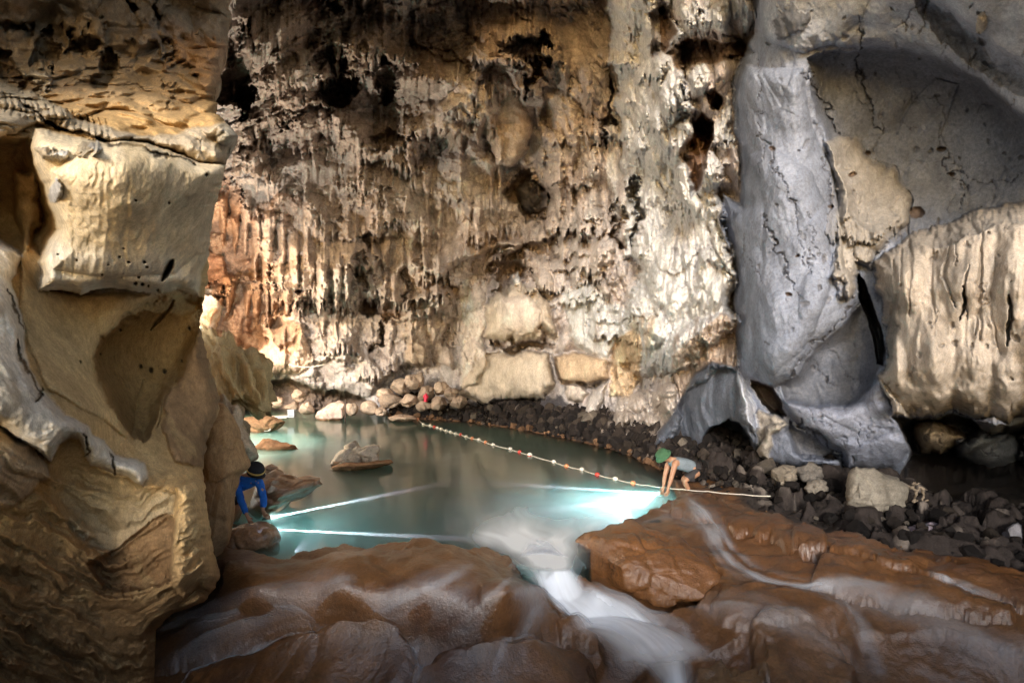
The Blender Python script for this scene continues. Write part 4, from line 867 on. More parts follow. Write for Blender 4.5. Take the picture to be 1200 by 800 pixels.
# stones in and round the pool
lump('pool_rock', [(390, 545), (396, 534), (408, 525), (418, 521), (424, 525), (437, 521), (444, 524), (446, 542), (438, 550), (400, 552)], 15.5, .55, .5, (.68, .58, .47), .04, 2.5, ROCK, .12, zlift=.05, colfn=below(-.02, (.30, .16, .08)), label='pale rock standing alone in the middle of the pool', cat='rock')
lump('rock_rim', [(386, 546), (400, 541), (430, 540), (458, 537), (462, 541), (440, 548), (405, 552), (388, 551)], 15.4, .75, .5, (.38, .21, .11), .03, 3.0, ROCK, .05, zlift=-.02, label='thin brown crust shelf round the foot of the rock')
PR = bpy.data.objects['pool_rock']; RM = bpy.data.objects['rock_rim']; RM.parent = PR; RM.location = np.array(RM.location)-np.array(PR.location)
lump('boulder', [(369, 490), (372, 483), (385, 474), (397, 469), (403, 470), (404, 492), (385, 494)], 27.0, .7, .7, (.50, .39, .33), .04, 1.6, ROCK, .06, cuts=10, colfn=below(.05, (.3, .17, .1)), label='wedge shaped pinkish boulder at the far waterline beside the thin post', cat='rock')
stones = [((470, 452), 14, 11), ((488, 448), 15, 12), ((458, 470), 16, 9), ((480, 470), 13, 8), ((500, 462), 12, 10), ((516, 456), 9, 9), ((528, 462), 9, 10), ((450, 462), 10, 9), ((497, 476), 12, 7), ((515, 472), 12, 8), ((537, 472), 10, 8), ((432, 478), 12, 8), ((412, 480), 9, 8), ((447, 482), 10, 5),
          ((343, 476), 10, 6), ((360, 478), 9, 7), ((325, 470), 10, 7), ((350, 464), 9, 8)]
for i, ((cx_, cy_), rx_, ry_) in enumerate(stones):
    n_ = 9; ang = np.linspace(0, 2*math.pi, n_, endpoint=False)+rng.rand(); rr = rng.uniform(.75, 1.15, n_)
    pts = [(cx_+rx_*math.cos(a_)*r_, cy_+ry_*math.sin(a_)*r_) for a_, r_ in zip(ang, rr)]
    lump('shore_stone', pts, 28.2-.04*(cy_-450)+rng.uniform(-.2, .2)-(.02*max(0, cx_-450)), .5, .5, np.array((.40, .31, .24))*rng.uniform(.75, 1.15), .04, 1.5, ROCK, .10, na=60, nr=14, cuts=12,
         label='tan block in the heap of fallen stones on the far shore', cat='rock', group='fallen stones on the far shore')
lump('rock', [(455, 489), (465, 486), (484, 487), (490, 491), (478, 494), (458, 493)], 26.2, .6, .5, (.44, .33, .25), .05, 2, ROCK, .06, label='flat pale rock where the float line starts', cat='rock')
BOULD = lump('boulder', [(992, 568), (996, 552), (1004, 547), (1030, 550), (1052, 558), (1062, 572), (1060, 594), (1040, 605), (1022, 612), (1006, 603), (990, 592)], 10.2, .42, .5, (.21, .185, .15), .045, 2.6, ROCK, .05, cuts=7, label='big pale boulder on the stream bank at right', cat='rock')
for pts, D_, cc, lb in [
    ([(1058, 622), (1072, 612), (1095, 611), (1108, 616), (1106, 632), (1090, 640), (1066, 636)], 9.6, (.20, .165, .19), 'purple grey stone right of the big pale boulder'),
    ([(1108, 618), (1118, 614), (1130, 622), (1128, 636), (1110, 636)], 9.5, (.12, .10, .11), 'dark stone next to the purple grey stone'),
    ([(1135, 622), (1150, 616), (1163, 622), (1160, 630), (1140, 632)], 9.4, (.25, .22, .20), 'small tan stone in the dark at the right edge'),
    ([(1136, 634), (1156, 628), (1176, 634), (1170, 646), (1144, 646)], 9.1, (.21, .18, .175), 'flat grey stone in the dark stream at right'),
    ([(1170, 622), (1190, 612), (1225, 618), (1230, 645), (1195, 650), (1172, 640)], 9.0, (.20, .19, .20), 'grey stone cut by the right picture edge'),
    ([(940, 572), (950, 560), (966, 562), (972, 574), (960, 580), (944, 580)], 11.0, (.19, .165, .135), 'pale rounded stone in the bank left of the big boulder'),
    ([(905, 552), (918, 542), (932, 546), (936, 562), (920, 574), (906, 568)], 11.6, (.24, .20, .155), 'cream stone leaning under the grey limestone lip'),
    ([(928, 546), (950, 542), (966, 548), (968, 560), (945, 566), (930, 560)], 11.5, (.13, .115, .10), 'brown grey stone under the limestone lip'),
    ([(975, 588), (990, 592), (996, 602), (984, 604), (974, 598)], 10.6, (.24, .2, .18), 'small flat stone left of the foot of the big boulder'),
    ([(1008, 606), (1030, 604), (1040, 612), (1024, 620), (1008, 616)], 9.9, (.28, .24, .20), 'flat stone under the big pale boulder')]:
    lump('rock', pts, D_, .22, .3, cc, .03, 4, ROCK, .04, na=80, nr=20, cuts=9, label=lb, cat='rock')
# the faceted wet boulder beside the fall
FB = lump('wet_boulder', [(655, 652), (662, 640), (680, 628), (705, 622), (720, 612), (740, 609), (760, 618), (790, 628), (815, 640), (835, 655), (848, 676), (838, 694), (815, 706), (790, 716), (765, 714), (742, 700), (715, 690), (690, 676), (668, 668)], 8.5, .55, .7, (.19, .08, .027), .05, 2.6, None, .045, pw=.6, tilt=1.25, cuts=9, label='faceted glossy brown boulder right of the white fall', cat='rock')
GLOSS = rock_mat('glossy_wet_rock', sc=3.0, fine=30.0, bump=.8, bdist=.05, tint=.2, speck=.3, rough=.22, spec=.6, coat=.6)
FB.data.materials[0] = GLOSS

# ------------------------------------------------------------------ the rubble bank
SH = [(455, 489), (500, 491), (545, 494), (590, 500), (630, 507), (680, 517), (720, 527), (755, 540), (778, 552), (800, 566), (830, 583), (880, 594), (930, 606), (985, 622), (1060, 640), (1130, 655), (1200, 672), (1345, 715)]
shw = np.array([on_z(*p)[:2] for p in SH])
seg = np.hypot(*np.diff(shw, axis=0).T); cum = np.concatenate([[0], np.cumsum(seg)]); u = np.linspace(0, cum[-1], 900)
bx = np.interp(u, cum, shw[:, 0]); by = np.interp(u, cum, shw[:, 1])
for _ in range(25): bx[1:-1] = (bx[:-2]+bx[2:])/2; by[1:-1] = (by[:-2]+by[2:])/2
tx = np.gradient(bx); ty = np.gradient(by); ln = np.hypot(tx, ty); nx = -ty/ln; ny = tx/ln   # pointing away from the water
v = np.linspace(-.7, 3.2, 110)
RX = bx[None]+nx[None]*v[:, None]; RY = by[None]+ny[None]*v[:, None]
pxs = CX+RX/np.maximum(RY, 1)*FPX
flat = sstep(800, 860, pxs)
prof = lambda v_, fl: np.where(v_ < 0, v_*.9, (1-.45*fl)*(.50*(1-np.exp(-v_*1.6))+.22*v_))
edge_z = -.12*sstep(820, 1000, pxs)
RZ = prof(v[:, None], flat); RZ = np.where(RZ > 0, RZ*(1-.65*sstep(1000, 1090, pxs)), RZ)+edge_z
f1, f2, rc = cells(RX*2.2, RY*2.2, RZ*2.2, 6); f3, f4, rc2 = cells(RX*6, RY*6, RZ*6, 7)
vv = sstep(-.1, .3, v)[:, None]
RZ = RZ+vv*((rc-.35)*.42+(sstep(0, .35, f2-f1)-.6)*.10+(rc2-.5)*.13+fbm(RX*1.2, RY*1.2, RX*0, 3)*.15)
Cb = np.empty(RX.shape+(3,)); Cb[:] = (.024, .019, .017)
Cb *= (.75+.8*rc)[..., None]
lt = sstep(.55, .8, rc2*.6+.4*fbm(RX*.7, RY*.7, RX*0+9, 3)); Cb = Cb*(1-lt[..., None]*.7)+np.array((.30, .25, .21))*lt[..., None]*.7
orr = (sstep(.03, -.06, v)[:, None]*np.ones_like(RX))[..., None]; Cb = Cb*(1-orr)+np.array((.24, .12, .055))*orr
me = mesh_from('rubble_bank', np.stack([RX, RY, RZ], -1).reshape(-1, 3), grid_faces(110, 900)[:, ::-1], Cb.reshape(-1, 3), True, ROCK)
obj('rubble_bank', me, kind='structure', label='dark stony bank along the right side of the pool')
# loose stones on it (nobody could count them)
import bmesh
bm = bmesh.new(); bmesh.ops.create_icosphere(bm, subdivisions=2, radius=1); iv = np.array([v_.co[:] for v_ in bm.verts]); itf = np.array([[v_.index for v_ in f.verts] for f in bm.faces]); bm.free()
nS = 4200; allV = []; allC = []
ui = rng.rand(nS)**1.1; wgt = np.interp(ui, [0, 1], [0, 899]).astype(int)
for k in range(nS):
    i_ = wgt[k]; v_ = rng.uniform(-.03, 2.3); x = bx[i_]+nx[i_]*v_; y = by[i_]+ny[i_]*v_
    px = CX+x/y*FPX; fl = float(sstep(800, 860, px)); zz = float(prof(np.array(v_), fl))*(1-.65*float(sstep(1000, 1090, px)))-.12*float(sstep(820, 1000, px))
    if px > 860 and rng.rand() < .5: v_ = -9
    sz = 0 if v_ < -5 else rng.gamma(1.1, .065)+.02; sz = min(sz, .34)*(1.2 if px < 760 else .8)
    A3 = rng.normal(size=(3, 3)); qq, _ = np.linalg.qr(A3)
    w = iv*(1+.35*np.sin(iv @ rng.normal(size=(3, 3))*2.5).mean(1))[:, None]
    w = np.clip(w, -.62, .62)*rng.uniform(.6, 1.15, 3)
    w = (w @ qq)*sz+np.array([x, y, zz+sz*.25+rng.uniform(0, .1)])
    allV.append(w); base = rng.choice(4, p=[.5, .3, .15, .05])
    cc = [(.017, .014, .013), (.027, .021, .018), (.048, .037, .029), (.12, .10, .08)][base]
    if px > 860: cc = tuple(q_*.55 for q_ in cc); sz *= .8  # right-hand stones take a darker colour in place of shadow
    if v_ < .02: cc = (.16, .09, .05)
    allC.append(np.repeat([np.array(cc)*rng.uniform(.7, 1.3)], len(iv), 0))
allV = np.concatenate(allV); allC = np.concatenate(allC)
tf_ = (itf[None]+np.arange(nS)[:, None, None]*len(iv)).reshape(-1, 3)
me = mesh_from('rubble', allV, tf_, allC, False, ROCK)
obj('rubble', me, kind='stuff', label='loose dark grey and black stones heaped along the right shore', cat='rubble')

# ------------------------------------------------------------------ water
def water_mat():
    m, nt, out = new_mat('pool_water'); L = nt.links.new
    tc = N(nt, 'ShaderNodeNewGeometry'); mp = N(nt, 'ShaderNodeMapping'); mp.inputs['Scale'].default_value = (1.0, .55, 1); L(tc.outputs['Position'], mp.inputs[0])
    n = N(nt, 'ShaderNodeTexNoise', Scale=1.6, Detail=3.0, Roughness=.5); L(mp.outputs[0], n.inputs['Vector'])
    b = N(nt, 'ShaderNodeBump', Strength=.10, Distance=.10); L(n.outputs['Fac'], b.inputs['Height'])
    gl = N(nt, 'ShaderNodeBsdfGlossy', Roughness=.13); L(b.outputs[0], gl.inputs['Normal'])
    tr = N(nt, 'ShaderNodeBsdfTransparent')
    fr = N(nt, 'ShaderNodeFresnel', IOR=1.33); L(b.outputs[0], fr.inputs['Normal'])
    mx = N(nt, 'ShaderNodeMixShader'); L(fr.outputs[0], mx.inputs[0]); L(tr.outputs[0], mx.inputs[1]); L(gl.outputs[0], mx.inputs[2])
    L(mx.outputs[0], out.inputs['Surface'])
    vs = N(nt, 'ShaderNodeVolumeScatter', Density=WATER_S, Anisotropy=.0); vs.inputs['Color'].default_value = (.60, 1.0, .93, 1)
    va = N(nt, 'ShaderNodeVolumeAbsorption', Density=WATER_A); va.inputs['Color'].default_value = (.0, .86, .80, 1)
    ad = N(nt, 'ShaderNodeAddShader'); L(vs.outputs[0], ad.inputs[0]); L(va.outputs[0], ad.inputs[1]); L(ad.outputs[0], out.inputs['Volume'])
    return m
WP = [(225, 640), (262, 655), (330, 664), (430, 650), (500, 645), (560, 655), (600, 660), (640, 664), (672, 656), (700, 640), (760, 618), (800, 596), (830, 592), (850, 575)]
poly = [on_z(*p)[:2] for p in WP]+[np.array(p) for p in [(5.5, 13.0), (6.5, 16.5), (7.0, 21), (5.0, 26), (0, 33), (-16, 33), (-16, 14), (-7, 9.5)]]
bm = bmesh.new(); tv = [bm.verts.new((p[0], p[1], 0)) for p in poly]; f = bm.faces.new(tv)
if f.normal.z < 0: f.normal_flip()
ex = bmesh.ops.extrude_face_region(bm, geom=[f]); 
for e_ in ex['geom']:
    if isinstance(e_, bmesh.types.BMVert): e_.co.z -= 2.3
bmesh.ops.recalc_face_normals(bm, faces=bm.faces[:])
me = bpy.data.meshes.new('pool_water'); bm.to_mesh(me); bm.free(); me.materials.append(water_mat())
obj('pool_water', me, kind='structure', label='still turquoise pool water')

def foam_mat(name, sx, sy, dens, col=(.86, .90, .96), lo=.35, hi=.75, dist=.6):
    m, nt, out = new_mat(name); L = nt.links.new
    a = N(nt, 'ShaderNodeAttribute', _attribute_name='cov'); au = N(nt, 'ShaderNodeAttribute', _attribute_name='fu'); av = N(nt, 'ShaderNodeAttribute', _attribute_name='fv')
    cb = N(nt, 'ShaderNodeCombineXYZ'); L(au.outputs['Fac'], cb.inputs[0]); L(av.outputs['Fac'], cb.inputs[1])
    mp = N(nt, 'ShaderNodeMapping'); mp.inputs['Scale'].default_value = (sx, sy, 1); L(cb.outputs[0], mp.inputs[0])
    n = N(nt, 'ShaderNodeTexNoise', Scale=1.0, Detail=4.0, Roughness=.45, Distortion=dist); L(mp.outputs[0], n.inputs['Vector'])
    r = N(nt, 'ShaderNodeMapRange'); r.inputs[1].default_value = lo; r.inputs[2].default_value = hi; L(n.outputs['Fac'], r.inputs[0])
    mu = N(nt, 'ShaderNodeMath', _operation='MULTIPLY'); L(r.outputs[0], mu.inputs[0]); L(a.outputs['Fac'], mu.inputs[1])
    mu2 = N(nt, 'ShaderNodeMath', _operation='MULTIPLY', _use_clamp=True); mu2.inputs[1].default_value = dens; L(mu.outputs[0], mu2.inputs[0])
    p = N(nt, 'ShaderNodeBsdfPrincipled', Roughness=.5); p.inputs['Base Color'].default_value = (*col, 1)
    t = N(nt, 'ShaderNodeBsdfTransparent'); mx = N(nt, 'ShaderNodeMixShader')
    L(mu2.outputs[0], mx.inputs[0]); L(t.outputs[0], mx.inputs[1]); L(p.outputs[0], mx.inputs[2]); L(mx.outputs[0], out.inputs['Surface'])
    return m
FOAM = foam_mat('white_water', .45, 4.0, 1.5, lo=.16, hi=.78, dist=.3)
FOAMP = foam_mat('pool_foam', .6, 1.6, .8, lo=.05, hi=.85, col=(.93, .98, 1.0), dist=.15)
VEIL = foam_mat('water_veil', .4, 7.0, .42, lo=.3, hi=.85, col=(.62, .64, .68), dist=.4)
THIN = foam_mat('thin_white_water', .5, 8.0, .85, lo=.38, hi=.85, col=(.70, .74, .80), dist=.3)
def flow(path, mat, lift=.04, label=None, nu=120, nv=40, z0=None):
    """a sheet of running water along a path of (px, py, half width in px), lying on the rock under it"""
    P_ = np.array(path, float); t = np.linspace(0, len(P_)-1, nu); ii = np.arange(len(P_))
    px = np.interp(t, ii, P_[:, 0]); py = np.interp(t, ii, P_[:, 1]); hw = np.interp(t, ii, P_[:, 2])
    for _ in range(6):
        for q in (px, py, hw): q[1:-1] = (q[:-2]+q[2:])/2*.5+q[1:-1]*.5
    dx = np.gradient(px); dy = np.gradient(py)*1.0; l = np.hypot(dx, dy)+1e-6; qx = -dy/l; qy = dx/l
    v_ = np.linspace(-1, 1, nv)
    PX = px[:, None]+qx[:, None]*hw[:, None]*v_; PY = py[:, None]+qy[:, None]*hw[:, None]*v_
    xx, yy, zz = ground_at(PX, PY)
    for _ in range(5):
        for zq in (xx, yy, zz):
            zq[1:-1] = (zq[:-2]+2*zq[1:-1]+zq[2:])/4; zq[:, 1:-1] = (zq[:, :-2]+2*zq[:, 1:-1]+zq[:, 2:])/4
    if z0 is not None: zz = np.maximum(zz, np.interp(PY, [656, 676, 700], [.016, -.12, -.6]))
    zz = zz+lift*(1-.6*v_[None]**2)*(sstep(655, 695, PY) if z0 is not None else 1)
    d = np.concatenate([[0], np.cumsum(np.hypot(np.diff(xx[:, nv//2]), np.diff(yy[:, nv//2])))])
    fu = np.repeat(d[:, None], nv, 1)+rng.rand()*50; fv = (hw[:, None]/FPX*yy*v_)
    cov = (1-v_[None]**2)**1.9*np.clip(np.minimum(t, len(P_)-1-t)[:, None]*1.6, 0, 1)
    me = mesh_from('stream_water', np.stack([xx, yy, zz], -1).reshape(-1, 3), grid_faces(nu, nv), None, True, mat, dict(cov=cov.ravel(), fu=fu.ravel(), fv=fv.ravel()))
    return obj('stream_water', me, kind='structure', label=label)
flow([(612, 640, 24), (630, 652, 30), (644, 668, 28), (655, 688, 26), (680, 710, 30), (705, 735, 38), (735, 765, 54), (765, 800, 68), (790, 850, 80)], FOAM, .05, 'white fall pouring over the rim', z0=1)
flow([(625, 645, 20), (640, 662, 22), (660, 690, 22), (692, 720, 30), (730, 752, 36), (765, 800, 50), (790, 850, 60)], FOAM, .09, 'white fall pouring over the rim', z0=1)
flow([(672, 690, 10), (700, 708, 16), (730, 722, 22), (760, 745, 26), (790, 780, 22), (800, 830, 22)], FOAM, .06, 'white fall pouring over the rim')
flow([(690, 690, 14), (720, 705, 18), (760, 722, 18), (800, 740, 14), (812, 770, 8)], VEIL, .075, 'thin water veil below the glossy boulder')
flow([(800, 590, 10), (830, 615, 16), (850, 650, 20), (880, 675, 20), (930, 688, 12), (1000, 696, 6), (1060, 705, 4)], THIN, .04, 'white stream between the orange rocks')
flow([(770, 598, 10), (800, 612, 12), (835, 632, 10), (850, 655, 8)], VEIL, .075, 'thin stream behind the glossy boulder')
flow([(950, 700, 10), (1000, 725, 14), (1020, 760, 14), (1040, 790, 10)], VEIL, .05, 'faint water film on the right rocks')
flow([(800, 700, 14), (850, 720, 24), (900, 735, 26), (960, 760, 30), (1020, 800, 30)], VEIL, .05, 'thin water spread over the right rocks')
flow([(900, 690, 10), (1000, 705, 16), (1090, 730, 22), (1180, 760, 26), (1260, 790, 20)], VEIL, .05, 'thin water spread over the right rocks')
flow([(640, 725, 14), (620, 745, 24), (600, 770, 30), (590, 800, 30), (580, 840, 20)], VEIL, .07, 'thin water sliding down beside the fall')
flow([(420, 690, 14), (380, 700, 26), (320, 712, 22), (270, 735, 20), (200, 765, 16)], VEIL, .09, 'thin water spread over the slab')
flow([(560, 680, 26), (520, 705, 36), (460, 722, 26), (400, 730, 14), (340, 740, 10), (260, 765, 12), (180, 800, 16)], VEIL, .12, 'misty water sliding over the slab')
flow([(610, 690, 20), (590, 715, 26), (555, 735, 22), (520, 750, 10)], VEIL, .06, 'misty water sliding over the slab')
flow([(390, 735, 7), (360, 752, 10), (310, 765, 10), (240, 790, 14), (170, 830, 16)], THIN, .03, 'white thread of water between the lower rocks')
flow([(330, 700, 8), (260, 712, 10), (215, 735, 14), (190, 752, 10), (120, 775, 8)], VEIL, .12, 'faint water at the foot of the left wall')
flow([(492, 745, 10), (485, 775, 16), (495, 810, 18), (500, 860, 18)], VEIL, .05, 'faint water between the bottom rocks')
flow([(1085, 690, 4), (1120, 700, 8), (1160, 712, 8), (1200, 722, 4)], THIN, .02, 'pale riffle on the right ridge')
# churned surface of the pool before the fall: one thin layer, streaks running to the lip
def foam_layer():
    PXf, PYf = np.meshgrid(np.arange(500, 830, 2.0), np.arange(572, 676, 1.0))
    yy = CH*FPX/(PYf-HY); xx = (PXf-CX)/FPX*yy
    lipx, lipy = on_z(668, 712)[:2]
    def g(pts, w):
        d, _, _ = seg_dist(PXf+6*noise3(PXf/40, PYf/20, PXf*0), (PYf+4*noise3(PXf/40, PYf/20, PXf*0+5))*1.0, pts, False)
        return np.exp(-(d/w)**2)
    cov = 1.5*g([(575, 630), (600, 633), (622, 640), (640, 655), (650, 676)], 16)+1.5*g([(610, 636), (640, 645), (652, 676)], 20)+.75*g([(770, 590), (735, 602), (700, 612), (670, 628), (650, 645), (646, 676)], 15)+.42*g([(600, 600), (640, 606), (690, 610), (650, 640)], 24)+.20*g([(540, 610), (600, 615), (640, 630)], 26)
    cov *= sstep(500, 530, PXf)*sstep(830, 800, PXf)*sstep(572, 584, PYf)
    cov *= sstep(672, 661, PYf)
    dx = xx-lipx; dy = (yy-lipy); rr_ = np.hypot(dx, dy); an = np.arctan2(dy, dx)
    me = mesh_from('foam', np.stack([xx, yy, np.full(xx.shape, .012)], -1).reshape(-1, 3), grid_faces(*xx.shape), None, True, FOAMP, dict(cov=cov.ravel(), fu=(rr_*.6).ravel(), fv=(an*3.4+.5*noise3(xx*1.2, yy*1.2, xx*0)).ravel()))
    obj('foam', me, kind='stuff', label='white churned foam spreading on the turquoise water above the fall', cat='foam')
foam_layer()
# ================================================================== THINGS
ROPE = plain_mat('rope_white', (.72, .66, .55)); FW = plain_mat('float_white', (.80, .74, .62), .35); FR = plain_mat('float_red', (.62, .07, .05), .35); FO = plain_mat('float_orange', (.75, .30, .14), .35)
def tube(pts, r, ns=8):
    pts = np.array(pts, float); n = len(pts); T_ = np.gradient(pts, axis=0); T_ /= np.linalg.norm(T_, axis=1)[:, None]+1e-9
    upv = np.where(np.abs(T_[:, 2:3]) > .9, np.array([[1., 0, 0]]), np.array([[0, 0, 1.]])); A_ = np.cross(T_, upv); A_ /= np.linalg.norm(A_, axis=1)[:, None]; B = np.cross(T_, A_)
    a = np.linspace(0, 2*math.pi, ns, endpoint=False); r = np.broadcast_to(r, (n,))
    V = pts[:, None]+r[:, None, None]*(A_[:, None]*np.cos(a)[None, :, None]+B[:, None]*np.sin(a)[None, :, None])
    i = np.arange(n*ns).reshape(n, ns); j = np.roll(i, -1, 1)
    q = np.stack([i[:-1], j[:-1], j[1:], i[1:]], -1).reshape(-1, 4).tolist()
    q.append(list(range(ns))[::-1]); q.append(list(range((n-1)*ns, n*ns)))
    return V.reshape(-1, 3), q
def pymesh(name, V, fs, mat, smooth=True):
    me = bpy.data.meshes.new(name); me.from_pydata([tuple(p) for p in V], [], fs); me.update()
    me.polygons.foreach_set('use_smooth', np.full(len(me.polygons), smooth)); me.materials.append(mat); return me
def empty(name, loc, **kw):
    o = obj(name, None, loc=loc, **kw); return o
# float line
bl = [(490, 491, 'o'), (496, 497, 'w'), (504, 498.5, 'w'), (509, 500, 'r'), (513, 501, 'w'), (517, 502.5, 'w'), (523, 504.5, 'w'), (528, 506, 'w'), (534, 508, 'w'), (540, 509, 'r'), (546.5, 511.5, 'w'), (553.5, 513.5, 'o'), (561.5, 515, 'w'), (569, 518, 'o'), (578, 521, 'w'),
      (598, 526, 'w'), (609, 529.5, 'r'), (621, 533, 'm'), (649, 541, 'w'), (664, 546, 'o'), (682, 550, 'w'), (700, 556, 'r'), (721, 561, 'w'), (742, 566, 'o')]
lp = [on_z(p[0], p[1], .02) for p in bl]
end = [at(760, 568.5, 12.9), at(780, 571, 12.3), at(800, 573, 12.0), at(830, 575.5, 11.5), at(870, 579, 11.0), at(903, 581, 10.6)]
root = empty('float_line', lp[0], label='rope of small red, orange and white floats stretched across the pool', cat='float line')
pts = [np.array(p) for p in lp]+end
pp = []
for a_, b_ in zip(pts[:-1], pts[1:]):
    for k in range(5): pp.append(a_+(b_-a_)*k/5+np.array([0, 0, -.012*math.sin(math.pi*k/5)]))
pp.append(pts[-1])
V, fs = tube(np.array(pp)-lp[0], .011, 6); obj('rope', pymesh('rope', V, fs, ROPE), root)
bm = bmesh.new(); bmesh.ops.create_uvsphere(bm, u_segments=20, v_segments=12, radius=1)
for v_ in bm.verts:
    s_ = 1-.25*max(0, abs(v_.co.z)-.6)/.4; v_.co.z *= 1.05*s_
fv = np.array([v_.co[:] for v_ in bm.verts]); ff = [[v_.index for v_ in f.verts] for f in bm.faces]; bm.free()
fm = {}
for kk, mt in (('w', FW), ('r', FR), ('o', FO)):
    fm[kk] = pymesh('float', fv*np.array([.062, .062, .07]), ff, mt)
m_ = pymesh('float', fv*np.array([.075, .075, .085]), ff, FW); m_.materials.append(FR)
for p in m_.polygons: p.material_index = 1 if p.center.x > 0 else 0
fm['m'] = m_
for (x, y, k), w in zip(bl, lp):
    o = obj('float', fm[k], root, label={'w': 'cream float', 'r': 'red float', 'o': 'orange float', 'm': 'float half cream, half red'}[k]); o.location = w-lp[0]; o.rotation_euler = (0, math.radians(90), math.radians(-60+rng.uniform(-20, 20)))
# loose rope ends where it is tied
for a_ in ((815, 575, 820, 585), (828, 576, 838, 584), (903, 581, 909, 584)):
    V, fs = tube([at(a_[0], a_[1], 11.9), at((a_[0]+a_[2])/2-1, (a_[1]+a_[3])/2+1, 11.8), at(a_[2], a_[3], 11.8)]-lp[0], .012, 6); obj('rope_end', pymesh('rope_end', V, fs, ROPE), root)
# far shore things
WOODP = plain_mat('pale_wood', (.55, .50, .45)); GREYP = plain_mat('grey_plastic', (.35, .38, .42)); DARK = plain_mat('dark_wood', (.07, .05, .04)); REDM = plain_mat('red_cloth', (.65, .03, .08))
def slab(x0, y0, x1, y1, D, dy, dz, name, mat, **kw):
    a_ = at(x0, y0, D); b_ = at(x1, y1, D-.0); bm = bmesh.new(); bmesh.ops.create_cube(bm, size=1)
    L_ = math.hypot(b_[0]-a_[0], b_[2]-a_[2])
    for v_ in bm.verts: v_.co.x *= L_; v_.co.y *= dy; v_.co.z *= dz
    bmesh.ops.bevel(bm, geom=bm.edges[:], offset=min(dz, dy)*.2, segments=2, affect='EDGES')
    me = bpy.data.meshes.new(name); bm.to_mesh(me); bm.free(); me.materials.append(mat)
    o = obj(name, me, loc=(a_+b_)/2, **kw); o.rotation_euler = (0, math.atan2(a_[2]-b_[2], b_[0]-a_[0]), .1); return o
slab(300, 489.5, 338, 488, 26.0, .6, .10, 'plank', WOODP, label='pale plank lying on the far left shore', cat='plank')
slab(298, 494, 312, 493.5, 25.0, .35, .08, 'plank', WOODP, label='short pale board in front of the long plank', cat='plank')
slab(310, 503, 318, 502, 22.5, .3, .14, 'stone_chip', WOODP, label='small whitish block on the orange rock', cat='rock')
rt = empty('crate', at(342, 488, 25.8), label='small grey crate at the right end of the pale plank', cat='crate')
for dx_, dz_, w_, h_ in ((0, 0, .30, .05), (-.125, .15, .05, .26), (.125, .15, .05, .26), (0, .15, .20, .22), (0, .295, .32, .05)):
    bm = bmesh.new(); bmesh.ops.create_cube(bm, size=1)
    for v_ in bm.verts: v_.co = (v_.co.x*w_+dx_, v_.co.y*(.3 if h_ < .1 else .26), v_.co.z*h_+dz_)
    bmesh.ops.bevel(bm, geom=bm.edges[:], offset=.006, segments=1, affect='EDGES')
    me = bpy.data.meshes.new('panel'); bm.to_mesh(me); bm.free(); me.materials.append(GREYP); obj('panel', me, rt)
V, fs = tube([at(405, 468, 26.0), at(404.6, 480, 26.0), at(404.5, 496, 26.0)]-at(404.5, 487, 26.0), .035, 8); obj('post', pymesh('post', V, fs, DARK), loc=at(404.5, 487, 26.0), label='thin dark post in the water beside the wedge boulder', cat='post')
rp = [at(338+ (380-338)*k/10, 427-3*math.sin(k/10*3.14)*-1, 26.5) for k in range(11)]
V, fs = tube(np.array(rp)-rp[5], .02, 6); obj('rope', pymesh('rope', V, fs, ROPE), loc=rp[5], label='thin pale rope slung along the foot of the far wall', cat='rope')
# little red cloth bundle
bm = bmesh.new(); bmesh.ops.create_icosphere(bm, subdivisions=3, radius=.13)
for v_ in bm.verts: v_.co.z *= 1.6; v_.co.x *= .7+.3*math.sin(v_.co.z*30); v_.co += v_.normal*.02*math.sin(v_.co.y*60+v_.co.x*40)
me = bpy.data.meshes.new('cloth'); bm.to_mesh(me); bm.free(); me.materials.append(REDM); obj('cloth', me, loc=at(499, 466, 26.2), label='small crumpled red cloth among the fallen stones', cat='cloth')
# pale crumpled root beside the big boulder
rt = None; allv = []; allf = []
for pr in ([(1062, 568), (1068, 572), (1074, 575), (1080, 571), (1087, 574)], [(1074, 575), (1073, 583), (1069, 588), (1076, 586)], [(1080, 571), (1083, 580), (1080, 588), (1087, 586)], [(1068, 572), (1071, 566), (1078, 567)]):
    q = np.array([at(a_, b_, 10.4+.05*math.sin(i_*2)) for i_, (a_, b_) in enumerate(pr)]); t_ = np.linspace(0, len(q)-1, 14); q = np.stack([np.interp(t_, np.arange(len(q)), q[:, c_]) for c_ in range(3)], -1)
    q += rng.normal(size=q.shape)*.008; V, fs = tube(q-at(1075, 577, 10.4), np.linspace(.028, .012, 14), 7); allf += [[i_+len(allv) for i_ in f_] for f_ in fs]; allv += V.tolist()
obj('driftwood', pymesh('driftwood', allv, allf, plain_mat('bleached_wood', (.22, .17, .12), .8)), loc=at(1075, 577, 10.4), label='pale crumpled driftwood caught right of the big boulder', cat='driftwood')

